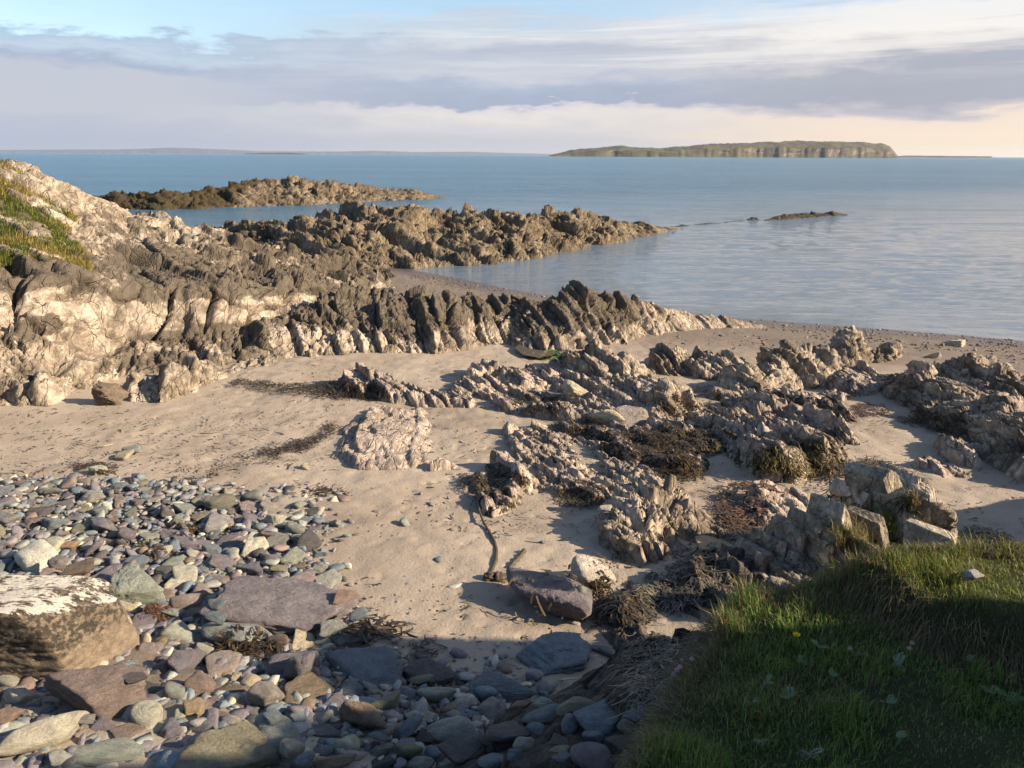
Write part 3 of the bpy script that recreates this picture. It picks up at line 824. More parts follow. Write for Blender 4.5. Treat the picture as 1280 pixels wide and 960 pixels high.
# low rocks at the foot of the headland
drape(ledge('rock_ledge', [(150, 488, 484, .2), (170, 500, 474, .5), (200, 502, 466, .6), (225, 492, 462, .6), (255, 478, 457, .5), (285, 470, 462, .3)],
            'low pale flat-topped rocks on the sand below the headland cliff', res=0.022, front=2.4, back=1.0, seed=61, fin=0.06, wid=0.35, blk=0.14, size=0.5, small=0.05, fine=0.014, crack=0.1, dark=_nd(.4, .1), lichen=flat_lichen(.2)))
drape(ledge('rock_ledge', [(280, 470, 468, .2), (300, 462, 452, .4), (330, 458, 446, .4), (350, 452, 448, .2)],
            'small broken ledge where the headland meets the middle ridge', res=0.022, front=2.4, back=1.0, seed=63, fin=0.05, wid=0.3, blk=0.1, size=0.4, small=0.04, dark=_nd(.3, .05)))
# the low reefs in the sand
reef('rock_reef', [(385, 570), (412, 530), (460, 504), (550, 506), (582, 540), (572, 584), (500, 602), (430, 596)], 'rounded pale mound of rock standing alone in the sand left of centre',
     amp=0.07, bias=0.75, freq=1.3, edge=0.38, cap=.15, seed=71, fin=0.05, wid=.36, blk=0.09, size=0.8, small=.03, fine=.012, crack=.03, dark=_nd(.3, -.02), weed=LOWW(.55))
reef('rock_reef', [(500, 590), (545, 572), (600, 580), (580, 592), (530, 594)], 'flat pale slab just breaking the sand in front of the rounded mound', amp=0.05, bias=0.6, freq=0.8, edge=0.25, seed=72, fin=0.03, blk=0.04, size=0.4, dark=_nd(.2, -.05))
reef('rock_reef', [(385, 484), (470, 470), (540, 490), (590, 460), (650, 462), (690, 452), (722, 442), (800, 466), (850, 470), (895, 500), (830, 528), (770, 540), (700, 532), (640, 522), (560, 514), (470, 508)],
     'broad jumbled reef of pale worn rocks across the middle of the sand', amp=0.13, bias=0.75, freq=1.2, edge=0.32, cap=.34, seed=73, fin=0.10, wid=0.26, blk=0.13, size=0.38, small=0.055, fine=.02, crack=0.12, strike=0.5, dark=_nd(.5, .02), weed=LOWW(.75, -.3))
reef('rock_reef', [(612, 532), (700, 524), (775, 542), (800, 570), (862, 600), (885, 622), (800, 642), (762, 656), (730, 640), (700, 655), (672, 622), (640, 610), (618, 580)],
     'flattish weedy reef between the broad jumbled reef and the finned outcrop', amp=0.08, bias=0.75, freq=1.4, edge=0.25, cap=.22, seed=74, fin=0.06, wid=0.22, blk=0.10, size=0.34, small=0.05, fine=.018, crack=0.1, strike=0.5, dark=_nd(.4, .08), weed=LOWW(.75, -.25))
reef('rock_reef', [(690, 540), (760, 530), (840, 520), (900, 500), (960, 515), (930, 560), (900, 600), (860, 604), (800, 590), (740, 570)], 'dark sunken reef under the wrack between the jumbled reef and the jagged pile',
     amp=0.07, bias=0.75, freq=1.3, edge=0.3, cap=.2, seed=70, fin=0.07, wid=0.24, blk=0.10, size=0.36, small=0.05, fine=.018, crack=0.1, strike=0.5, dark=_nd(.5, .3), weed=LOWW(.8, -.1))
reef('rock_reef', [(870, 470), (930, 490), (1000, 488), (1060, 486), (1090, 500), (1010, 512), (930, 512), (880, 500)], 'low broken rocks at the front of the tall fins', amp=0.08, bias=0.7, freq=1.3, edge=0.25, cap=.22, seed=69, fin=0.07, wid=0.24, blk=0.1, size=0.36, small=.05, fine=.018, strike=.5, dark=_nd(.45, .15), weed=LOWW(.6, -.2))
reef('rock_reef', [(1120, 470), (1180, 500), (1240, 540), (1290, 545), (1290, 500), (1200, 470)], 'dark broken ground between the two right-hand ridges', amp=0.10, bias=0.7, freq=1.1, edge=0.25, cap=.3, seed=68, fin=0.07, wid=0.26, blk=0.12, size=0.4, dark=_nd(.4, .35))
reef('rock_reef', [(572, 604), (600, 578), (648, 572), (684, 600), (664, 640), (610, 656), (588, 640)], 'small ragged reef beside the long kelp stalk', amp=0.06, bias=0.9, freq=1.4, edge=0.2, cap=.2, seed=75, fin=0.06, wid=0.26, blk=0.10, size=0.35, small=0.05, fine=.018, strike=0.5, dark=_nd(.5, .15), weed=LOWW(.8, -.2))
reef('rock_reef', [(845, 545), (900, 508), (960, 486), (1020, 492), (1075, 512), (1096, 552), (1080, 592), (1000, 612), (930, 602), (885, 578)], 'high jagged pile of weedy rock right of centre',
     amp=0.22, bias=0.62, freq=0.95, edge=0.42, cap=.62, seed=76, fin=0.13, wid=0.26, blk=0.17, size=0.42, small=0.08, fine=.03, crack=0.14, strike=0.5, dark=_nd(.6, .28), weed=LOWW(.75, -.15, .1, .5))
reef('rock_reef', [(1015, 482), (1040, 462), (1090, 462), (1130, 478), (1120, 500), (1060, 500)], 'low dark reef behind the jagged pile', amp=0.26, bias=0.4, freq=0.9, edge=0.35, seed=77, fin=0.08, blk=0.12, size=0.4, dark=_nd(.4, .35))
reef('rock_reef', [(1150, 560), (1175, 536), (1225, 548), (1264, 590), (1240, 604), (1205, 600), (1190, 614), (1150, 590), (1112, 582), (1120, 570)], 'cluster of small knobbly rocks on the shaded sand at the right', amp=0.16, bias=0.05, freq=1.6, edge=0.3, seed=78, fin=0.08, wid=.25, blk=0.14, size=0.35, small=.05, fine=.02, dark=_nd(.4, .12))
reef('rock_reef', [(900, 640), (920, 612), (1000, 604), (1050, 610), (1040, 650), (980, 668), (930, 668)], 'scattered low rocks among orange kelp behind the lichen pinnacle', amp=0.10, bias=0.35, freq=1.6, edge=0.25, cap=.2, seed=79, fin=0.05, blk=0.08, size=0.35, dark=_nd(.4, .15), weed=LOWW(.6, -.25))

# upright finned outcrops on the right
FIN = dict(hs=.86, fin=0.14, wid=0.26, blk=0.11, size=0.42, small=0.045, fine=0.018, crack=0.10, strike=0.35, dip=0.5, res=0.02, dark=_nd(.4, -.08), lichen=flat_lichen(.15))
drape(ledge('rock_outcrop', [(1030, 449, 447, .2), (1042, 454, 432, .6), (1055, 457, 416, .8), (1066, 458, 410, .9), (1078, 457, 417, .8), (1090, 454, 432, .6), (1096, 450, 448, .2)], 'tall blunt stack of pale rock standing on the far right of the beach', seed=81, front=2.6, back=0.9,
            cat='rock outcrop', group='upright outcrops on the right', **{**FIN, 'fin': 0.09, 'blk': .12, 'wid': .5, 'hs': 1.0}))
drape(ledge('rock_outcrop', [(1090, 451, 449, .2), (1098, 453, 433, .4), (1106, 453, 437, .4), (1114, 452, 428, .4), (1122, 450, 440, .3), (1128, 448, 447, .2)], 'pair of small stacks leaning beside the tall blunt stack', seed=82, front=2.4, back=0.9,
            cat='rock outcrop', group='upright outcrops on the right', **{**FIN, 'fin': 0.07, 'blk': .10}))
drape(ledge('rock_outcrop', [(898, 492, 488, .2), (912, 498, 458, .6), (935, 502, 443, .9), (952, 500, 458, .8), (968, 494, 444, .9), (985, 488, 430, 1.0), (1002, 484, 434, 1.0), (1030, 478, 431, 1.0), (1046, 474, 448, .8), (1066, 474, 462, .5), (1082, 474, 472, .2)],
            'row of tall upright rock fins slanting towards the sea', seed=83, front=1.9, back=0.7, jag=0.28, cat='rock outcrop', group='upright outcrops on the right', **{**FIN, 'fin': .20, 'wid': .32}))
drape(ledge('rock_outcrop', [(800, 468, 466, .2), (820, 470, 438, .7), (848, 470, 434, .8), (880, 472, 437, .8), (905, 474, 434, .8), (925, 470, 440, .6), (940, 462, 458, .2)],
            'long low row of jagged rocks left of the tall fins', seed=84, front=2.0, back=0.8, jag=0.25, cat='rock outcrop', group='upright outcrops on the right', **FIN))
drape(ledge('rock_outcrop', [(800, 532, 528, .2), (815, 534, 498, .5), (832, 530, 474, .6), (850, 525, 500, .5), (880, 518, 506, .4), (900, 512, 508, .2)],
            'sharp pointed rock rising from the jumbled reef', seed=85, front=2.0, back=0.8, jag=0.2, cat='rock outcrop', group='upright outcrops on the right', **FIN))
drape(ledge('rock_outcrop', [(690, 470, 466, .2), (705, 474, 446, .5), (725, 478, 436, .7), (755, 484, 434, .8), (785, 488, 444, .7), (815, 490, 462, .5), (835, 488, 484, .2)],
            'long rounded rock leaning at the sea end of the jumbled reef', seed=86, front=1.8, back=0.8, jag=0.15, cat='rock outcrop', group='upright outcrops on the right', **{**FIN, 'fin': .14}))
E5 = [(1085, 474, 470, .3), (1100, 486, 466, .6), (1122, 500, 464, .8), (1150, 520, 463, 1.2), (1180, 536, 478, 1.2), (1210, 556, 491, 1.2), (1245, 574, 500, 1.2), (1285, 592, 512, 1.2), (1330, 610, 526, 1.2), (1400, 640, 560, 1.0), (1440, 640, 630, .3)]
drape(ledge('rock_ridge', E5, 'long low ridge of dark rock running down the right edge of the beach', seed=87, front=1.5, back=1.0, jag=0.18, cat='rock ridge', group='upright outcrops on the right',
            **{**FIN, 'fin': .14, 'blk': .16, 'dark': _nd(.5, .15)}))
drape(ledge('rock_ridge', [(1150, 470, 466, .3), (1165, 474, 455, .6), (1195, 480, 456, .8), (1215, 486, 446, .9), (1250, 492, 457, .9), (1285, 498, 467, .9), (1340, 510, 480, .8), (1370, 515, 510, .2)],
            'dark jagged ridge behind the low right-hand ridge near the water', seed=88, front=1.6, back=0.9, jag=0.2, cat='rock ridge', group='upright outcrops on the right', **{**FIN, 'fin': .12, 'blk': .16, 'dark': _nd(.4, .4)}))
drape(ledge('rock_outcrop', [(748, 684, 676, .2), (760, 692, 646, .4), (785, 700, 624, .7), (815, 694, 618, .8), (840, 690, 617, .8), (862, 686, 624, .7), (885, 680, 640, .6), (905, 668, 650, .4), (920, 660, 656, .2)],
            'pale outcrop of slanting blades in the sand behind the green-white boulder', seed=89, front=2.0, back=0.9, jag=0.14, cat='rock outcrop', group='upright outcrops on the right', **{**FIN, 'fin': .12, 'wid': .17, 'blk': .08, 'hs': .66, 'res': .014, 'strike': .45, 'dip': .7, 'size': .35, 'crack': .07, 'dark': _nd(.25, -.05)}))
# the lichened pinnacle just beyond the turf
PINN = drape(ledge('rock_pinnacle', [(905, 742, 735, .2), (930, 752, 690, .4), (960, 762, 668, .55), (1000, 770, 642, .7), (1040, 772, 630, .75), (1075, 770, 618, .75), (1100, 768, 606, .7), (1125, 766, 622, .6), (1150, 764, 616, .55), (1168, 762, 650, .5), (1190, 760, 700, .35), (1210, 758, 745, .2)],
            'craggy pinnacle of upright slabs with white lichen rising behind the turf edge', 'rock_lichen', seed=91, front=1.7, back=0.9, jag=0.10, hs=.78, cat='rock outcrop', group='upright outcrops on the right', res=0.012,
            fin=0.16, wid=0.19, blk=0.07, size=0.3, small=0.03, fine=0.010, crack=0.06, strike=0.5, dip=0.6, dark=lambda P_, h: 0.75 * (1 - sstep(P_[:, 0] + .3 * fbm(P_ * 3, 3, 3), 1.55, 2.2)) + .1, lichen=lambda P_, h: .22 + .5 * fbm(P_ * 3.2, 3, 8)))
# weed-hung rocks at the foot of the turf bank
drape(ledge('rock_ledge', [(752, 800, 792, .2), (770, 812, 768, .35), (800, 800, 742, .5), (840, 790, 724, .6), (880, 780, 712, .6), (915, 770, 706, .6), (940, 765, 730, .4), (955, 760, 755, .2)],
            'dark rumpled rock draped in dry weed at the foot of the turf bank', 'rock_bank', seed=92, front=1.8, back=1.0, cat='rock ledge', res=0.014, fin=0.06, wid=0.2, blk=0.12, size=0.3, small=0.05, fine=0.02, crack=0.06, dark=_nd(.4, .25), lichen=flat_lichen(.5, .0, 2.5)))
drape(ledge('rock_ledge', [(612, 975, 972, .1), (640, 975, 930, .3), (690, 975, 912, .4), (740, 972, 902, .45), (780, 968, 880, .5), (830, 960, 900, .4), (860, 960, 955, .1)],
            'dark flat layered rock shelf at the bottom under the turf bank', 'rock_bank', seed=93, front=1.5, back=1.2, cat='rock ledge', res=0.012, fin=0.04, wid=0.2, blk=0.06, size=0.3, small=0.03, fine=0.012, crack=0.05, dark=_nd(.4, .45)))


# ---------------------------------------------------------------- the turf bank the photograph was taken from
EDGE_PX = [(1278, 688), (1235, 692), (1180, 699), (1130, 706), (1085, 713), (1040, 712), (1000, 714), (955, 719), (928, 730), (905, 752), (878, 790), (858, 830), (842, 862), (822, 905), (800, 962)]
EDGE_W = at_z(*np.array(EDGE_PX, float).T, np.interp(np.arange(15), [0, 5, 9, 14], [2.46, 2.42, 2.34, 2.28]))[:, :2]
BANK = np.concatenate([[(14, -5), (14, 8.6), (9, 8.3), (6.9, 7.2), (5.6, 5.8), (4.3, 3.9), (2.8, 3.1)], EDGE_W, [(0.25, 1.45), (-0.1, 1.0), (-0.9, 0.6), (-4.5, 0.2), (-8, -1), (-8, -5)]])
STEP = np.array([at_z(a, b, 2.34)[0, :2] for a, b in [(905, 722), (960, 738), (1010, 745), (1060, 750), (1110, 775), (1160, 800), (1220, 815), (1290, 826)]])


def bank_top(x, y):
    hill_h = np.interp(y, [-3, 0.8, 1.5, 1.95, 2.2, 2.6, 2.9, 3.45, 3.85, 4.6, 6, 7, 8.2], [4.6, 4.45, 4.35, 4.0, 3.3, 3.25, 3.7, 3.75, 2.6, 1.6, 2.1, 1.6, 0.9])
    xs = 0.60 * np.maximum(y, 0) + 1.0
    r = sstep(x - xs, 0.0, 1.5)
    z = 2.31 + 0.03 * np.sin(x * 2.1 + y) - 0.04 * sstep(-x, -1.2, 0.2) + 0.06 * sstep(y, 2.35, 2.85) - 0.05 * sstep(-x, -1.5, -0.9) - 1.15 * sstep(y, 3.0, 4.0) * sstep(x, 2.1, 2.9)
    ys = np.interp(x, STEP[:, 0], STEP[:, 1])
    stp = sstep(y - ys, -0.03, 0.13) * sstep(x, 0.95, 1.5)
    z = z + stp * (0.10 + 0.03 * np.sin(x * 5))
    return z * (1 - r) + np.maximum(hill_h, 0) * r


def bank_z(x, y):
    sdp = poly_sd(x, y, BANK)
    Q = np.stack([x, y, 0 * x], 1)
    sdp = sdp + 0.05 * fbm(Q * 3.0, 3, 815)
    T = bank_top(x, y) + 0.035 * fbm(Q * 2.2, 3, 810) + 0.02 * fbm(Q * 7, 3, 811)
    reach = 0.9 + 0.68 * sstep(y, 1.2, 2.4)
    out = np.clip(-sdp / reach, 0, 1)
    k = 0.08 * sstep(out, 0, .08) + 0.92 * out ** 1.35
    lo = S(x, y) - 0.35
    z = T + (lo - T) * k
    f1_, f2_, a_, b_, o_ = voro(Q * 4.2 + .35 * np.stack([fbm(Q * 3, 2, 841), fbm(Q * 3, 2, 842), 0 * x], 1) + .5, 844)
    rel = 0.10 * fbm(Q * 2.3, 5, 820, .6) + 0.06 * (0.3 - np.abs(fbm(Q * 3.1 + 5, 5, 830))) + .11 * ((a_ - .5) + o_[:, 0] * (b_ - .3) * 1.1) - .04 * (1 - sstep(f2_ - f1_, 0, .12))
    z = z + rel * sstep(out, 0.05, 0.25)
    z = z - 0.07 * sstep(-sdp, 0.0, 0.06)
    return z, sdp


bx = axis([(-8, -0.4, .3), (-0.4, 3.4, .017), (3.4, 14, .2)]); by = axis([(-5, 1.2, .25), (1.2, 4.7, .02), (4.7, 9.5, .15)])
XX, YY = np.meshgrid(bx, by, indexing='ij'); x, y = XX.ravel(), YY.ravel()
z, sdp = bank_z(x, y)
m, t, bs = material('bank_soil')
pos = t.add('ShaderNodeNewGeometry').outputs['Position']
c = t.mix(t.smooth(t.noise(pos, 7, 7, 0.75), 0.38, 0.62), (0.035, 0.029, 0.025), (0.12, 0.105, 0.092))
c = t.mix(t.attr('turf'), c, t.mix(t.noise(pos, 20, 4, 0.7), (0.03, 0.045, 0.014), (0.075, 0.09, 0.03)))
t.put(bs.inputs['Base Color'], c)
t.put(bs.inputs['Normal'], t.bump(t.math('ADD', t.noise(pos, 40, 6, 0.75), t.math('MULTIPLY', t.noise(t.map(pos, (14, 5, 8), (0, .5, .5)), 1, 6, .75), 2.0)), 1.0, 0.05))
q = grid_quads(len(bx), len(by)); keep = (z - S(x, y))[q].max(1) > -0.2
bank_o = obj('grass_bank', mesh('grass_bank', np.stack([x, y, z], 1), q[keep], attrs={'turf': sstep(sdp, -0.03, 0.05)}), m, kind='structure')
drape(bank_o)

# ---------------------------------------------------------------- grass
m, t, bs = material('grass_blade')
t.put(bs.inputs['Base Color'], t.attr('tint', 'Color')); bs.inputs['Roughness'].default_value = 0.6
tr = t.add('ShaderNodeBsdfTranslucent'); t.put(tr.inputs[0], t.attr('tint', 'Color'))
ms = t.add('ShaderNodeMixShader'); ms.inputs[0].default_value = 0.3
t.l.new(bs.outputs[0], ms.inputs[1]); t.l.new(tr.outputs[0], ms.inputs[2])
t.l.new(ms.outputs[0], [n for n in t.n if n.type == 'OUTPUT_MATERIAL'][0].inputs[0])
M['grass'] = m


def blades(root, length, width, dirn, tint, rng, droop=0.5, up=1.0):
    """root (n,3), dirn (n,2) = way the blade leans"""
    n = len(root)
    side = np.stack([-dirn[:, 1], dirn[:, 0], np.zeros(n)], 1) * (width * 0.5)[:, None]
    ln = rng.uniform(0.15, 1.0, n) * droop
    d3 = np.concatenate([dirn, np.zeros((n, 1))], 1)
    zax = np.array([0, 0, 1.0])
    p1 = root + length[:, None] * (0.5 * zax * up + d3 * (0.25 * ln)[:, None])
    p2 = p1 + length[:, None] * (0.5 * zax * (up * (1 - 0.75 * ln))[:, None] + d3 * (0.55 * ln)[:, None])
    V = np.stack([root - side, root + side, p1 + side * 0.75, p1 - side * 0.75, p2], 1).reshape(-1, 3)
    b = np.arange(n)[:, None] * 5
    tt = np.repeat(tint, 5, 0)
    return V, b + np.array([[0, 1, 2, 3]]), b + np.array([[3, 2, 4]]), tt


def join(parts):
    V, Q, T, C, o = [], [], [], [], 0
    for v, q, t_, c in parts:
        V.append(v); Q.append(q + o); T.append(t_ + o); C.append(c); o += len(v)
    return np.concatenate(V), np.concatenate(Q), np.concatenate(T), np.concatenate(C)


rng = np.random.default_rng(5)


def unit(n):
    a = rng.uniform(0, 2 * np.pi, n)
    return np.stack([np.cos(a), np.sin(a)], 1)


def palette(n, cols, wts):
    cols = np.array(cols); i = rng.choice(len(cols), n, p=np.array(wts) / np.sum(wts))
    return cols[i] * rng.uniform(0.75, 1.25, (n, 1)) * rng.uniform(0.93, 1.07, (n, 3))


GREEN = [(0.10, 0.185, 0.028), (0.135, 0.22, 0.042), (0.195, 0.25, 0.06), (0.28, 0.29, 0.09), (0.38, 0.31, 0.16)]


def turf():
    parts = []
    n = 260000
    x = rng.uniform(-0.3, 3.3, n); y = rng.uniform(1.35, 4.0, n)
    z, sdp = bank_z(x, y)
    Pn = np.stack([x, y, 0 * x], 1)
    dens = fbm(Pn * 4, 3, 900)
    ok = (sdp > -0.02) & (x < 0.75 * y + 0.55) & (rng.uniform(0, 1, n) < 0.72 + 0.5 * dens)
    x, y, z, sdp, dens = x[ok], y[ok], z[ok], sdp[ok], dens[ok]; n = len(x)
    ys = np.interp(x, STEP[:, 0], STEP[:, 1]); back = sstep(y - ys, 0.0, 0.1) * sstep(x, 0.95, 1.4)
    edge = 1 - sstep(sdp, 0.0, 0.14)
    dry = 0.10 + 0.38 * sstep(fbm(np.stack([x, y, 0 * x], 1) * 3, 3, 905), 0.02, 0.35) + 0.30 * edge
    face = (np.abs(y - ys - 0.04) < 0.10) & (x > 1.0)
    dry = np.where(face, 0.62, dry)
    isd = rng.uniform(0, 1, n) < dry
    tint = palette(n, GREEN, [3, 3, 2, .6, .25])
    tint[back > .5] = palette(int((back > .5).sum()), [(0.11, 0.15, 0.025), (0.16, 0.19, 0.035), (0.21, 0.205, 0.05)], [2, 2, 1])
    tint[isd] = palette(int(isd.sum()), [(0.24, 0.18, 0.09), (0.17, 0.13, 0.07), (0.12, 0.10, 0.05)], [1, 1.4, 1])
    L = rng.uniform(0.016, 0.042, n) * np.clip(1 + 0.9 * dens + 1.3 * sstep(fbm(np.stack([x, y, 0 * x], 1) * 5.5, 2, 907), .12, .5), .65, 2.6) * (1 + 0.5 * edge - .1 * back)
    W = rng.uniform(0.0016, 0.0040, n)
    parts.append(blades(np.stack([x, y, z - 0.004], 1), L, W, unit(n), tint, rng, 0.95))
    # dry fringe hanging over the edges of the turf
    for line, cnt, out_, Lr, cols in ((EDGE_W, 9000, None, (0.07, 0.17), [(0.20, 0.155, 0.08), (0.12, 0.095, 0.05), (0.07, 0.075, 0.025)]), (STEP[1:], 7500, None, (0.06, 0.15), [(0.22, 0.165, 0.09), (0.13, 0.10, 0.055), (0.07, 0.08, 0.025)])):
        s_ = rng.uniform(0, 1, cnt); R_ = resample(np.concatenate([line, np.zeros((len(line), 1))], 1), 400)
        i = (s_ * 399).astype(int); tang = np.gradient(R_[:, :2], axis=0)[i]; tang /= np.linalg.norm(tang, axis=1, keepdims=True)
        clump = 0.5 + 0.5 * np.sin(s_ * 170 + 3 * np.sin(s_ * 40))
        k = rng.uniform(0, 1, cnt) < 0.25 + 0.75 * clump
        nrm = np.stack([-tang[:, 1], tang[:, 0]], 1)
        p_ = R_[i, :2] + rng.normal(0, 0.03, (cnt, 2)); 
        z_, sd_ = bank_z(p_[:, 0] - nrm[:, 0] * 0.0, p_[:, 1])
        zt = bank_top(p_[:, 0], p_[:, 1])
        if line is EDGE_W:
            tst, sdt = bank_z(p_[:, 0] + nrm[:, 0] * .1, p_[:, 1] + nrm[:, 1] * .1)
            sg = np.where(sdt < sd_, 1, -1)[:, None]
        else:
            sg = np.where(nrm[:, 1:2] < 0, 1, -1)
        dr = nrm * sg * 0.9 + rng.normal(0, 0.45, (cnt, 2)); dr /= np.linalg.norm(dr, axis=1, keepdims=True)
        L = rng.uniform(*Lr, cnt); up = rng.uniform(-0.5, 0.35, cnt)
        side = np.stack([-dr[:, 1], dr[:, 0], 0 * s_], 1) * (rng.uniform(0.0015, 0.0035, cnt) * .5)[:, None]
        d3 = np.concatenate([dr, np.zeros((cnt, 1))], 1); root = np.stack([p_[:, 0], p_[:, 1], np.maximum(z_, zt - .05)], 1)
        p1 = root + L[:, None] * (d3 * 0.35 + np.array([0, 0, 1.0]) * (up * 0.5)[:, None]); p2 = p1 + L[:, None] * (d3 * 0.22 + np.array([0, 0, -1.0]) * rng.uniform(.1, .6, (cnt, 1)))
        V = np.stack([root - side, root + side, p1 + side * .8, p1 - side * .8, p2], 1)[k].reshape(-1, 3); m_ = int(k.sum()); b = np.arange(m_)[:, None] * 5
        parts.append((V, b + np.array([[0, 1, 2, 3]]), b + np.array([[3, 2, 4]]), np.repeat(palette(m_, cols, [1, 1.3, 1]), 5, 0)))
    V, Q, T, C = join(parts)
    obj('grass', mesh('grass', V, Q, T, attrs={'tint': C}), M['grass'], kind='stuff')


turf()


def project(P_):
    q = P_ - np.array([0, 0, CAMH]); dz = q @ _f
    return CX + F * (q @ _r) / dz, CY - F * (q @ _u) / dz


def cap_grass():
    """the grassy cap of the headland"""
    nv = HPg.shape[1]
    Pf = HPg.reshape(-1, 3); px, py = project(Pf)
    poly = [(-420, 150), (-200, 168), (-60, 188), (0, 206), (30, 217), (25, 226), (52, 240), (78, 252), (98, 274), (88, 296), (112, 328), (118, 346), (80, 334), (48, 330), (20, 332), (0, 338), (-200, 345), (-420, 330)]
    sdp = poly_sd(px, py, poly)
    i = np.where((sdp > 0) & (Hv.reshape(-1) < 330))[0]
    sel = rng.choice(i, 60000)
    du = np.roll(HPg, -1, 0) - HPg; dv = np.roll(HPg, -1, 1) - HPg
    p_ = Pf[sel] + du.reshape(-1, 3)[sel] * rng.uniform(0, 1, (60000, 1)) + dv.reshape(-1, 3)[sel] * rng.uniform(0, 1, (60000, 1))
    n = len(p_); s_ = sdp[sel]
    tone = fbm(p_ * 0.9, 3, 930) + 0.25 * (1 - sstep(s_, 4, 16))
    gold = rng.uniform(0, 1, n) < sstep(tone, -0.08, 0.35) * .9 + .06
    tint = palette(n, [(0.10, 0.145, 0.025), (0.14, 0.18, 0.035), (0.20, 0.21, 0.05)], [1, 2, 1])
    tint[gold] = palette(int(gold.sum()), [(0.36, 0.29, 0.09), (0.42, 0.32, 0.12), (0.27, 0.23, 0.07)], [1, 1, 1])
    dr = unit(n) * 0.6 + np.array([0.4, -0.8]); dr /= np.linalg.norm(dr, axis=1, keepdims=True)
    tuft = 0.6 + 0.6 * sstep(fbm(p_ * 2.2, 2, 940), -.2, .4)
    p_[:, 2] += 0.03
    V, Q, T, C = blades(p_, rng.uniform(0.09, 0.22, n) * tuft, rng.uniform(0.006, 0.014, n), dr, tint, rng, 1.25)
    obj('headland_grass', mesh('headland_grass', V, Q, T, attrs={'tint': C}), M['grass'], kind='stuff')


cap_grass()

# ---------------------------------------------------------------- stones
m, t, bs = material('beach_stone')
tcn = t.add('ShaderNodeTexCoord').outputs['Object']
oi = t.add('ShaderNodeObjectInfo')
sh = t.add('ShaderNodeVectorMath', operation='ADD'); t.put(sh.inputs[0], tcn)
cmb = t.add('ShaderNodeCombineXYZ'); t.put(cmb.inputs[0], t.math('MULTIPLY', oi.outputs['Random'], 50)); t.put(sh.inputs[1], cmb.outputs[0])
v = sh.outputs[0]
nb_ = t.noise(v, 2.2, 5, 0.62); nf_ = t.noise(v, 14, 4, 0.75); ns_ = t.noise(t.map(v, (1.2, 1.2, 9)), 1.6, 4, 0.6)
c = oi.outputs['Color']
c = t.mix(t.smooth(nb_, 0.3, 0.72), t.mix(1.0, c, (0.72, 0.70, 0.70), 'MULTIPLY'), t.mix(1.0, c, (1.18, 1.16, 1.1), 'MULTIPLY'))
c = t.mix(t.math('MULTIPLY', t.smooth(ns_, 0.5, 0.66), 0.35), c, t.mix(1.0, c, (0.62, 0.56, 0.54), 'MULTIPLY'))
c = t.mix(t.math('MULTIPLY', t.smooth(nf_, 0.52, 0.72), 0.35), c, (0.38, 0.35, 0.30))
c = t.mix(t.math('MULTIPLY', t.smooth(nf_, 0.47, 0.28), 0.5), c, t.mix(1.0, c, (0.5, 0.47, 0.44), 'MULTIPLY'))
t.put(bs.inputs['Base Color'], c); bs.inputs['Roughness'].default_value = 0.72
t.put(bs.inputs['Normal'], t.bump(t.math('ADD', t.math('MULTIPLY', t.noise(v, 9, 6, 0.75), 1.0), t.math('MULTIPLY', ns_, 0.7)), 0.7, 0.09))
M['stone'] = m
m, t, bs = material('small_pebble')
pos = t.add('ShaderNodeNewGeometry').outputs['Position']
c = t.mix(t.smooth(t.noise(pos, 70, 3, 0.7), 0.35, 0.7), t.mix(1.0, t.attr('tint', 'Color'), (0.7, 0.69, 0.68), 'MULTIPLY'), t.attr('tint', 'Color'))
t.put(bs.inputs['Base Color'], c); bs.inputs['Roughness'].default_value = 0.75
t.put(bs.inputs['Normal'], t.bump(t.noise(pos, 90, 4, 0.7), 0.5, 0.01))
M['pebble'] = m
ICO = {k: ico(k) for k in (2, 4, 5, 6)}


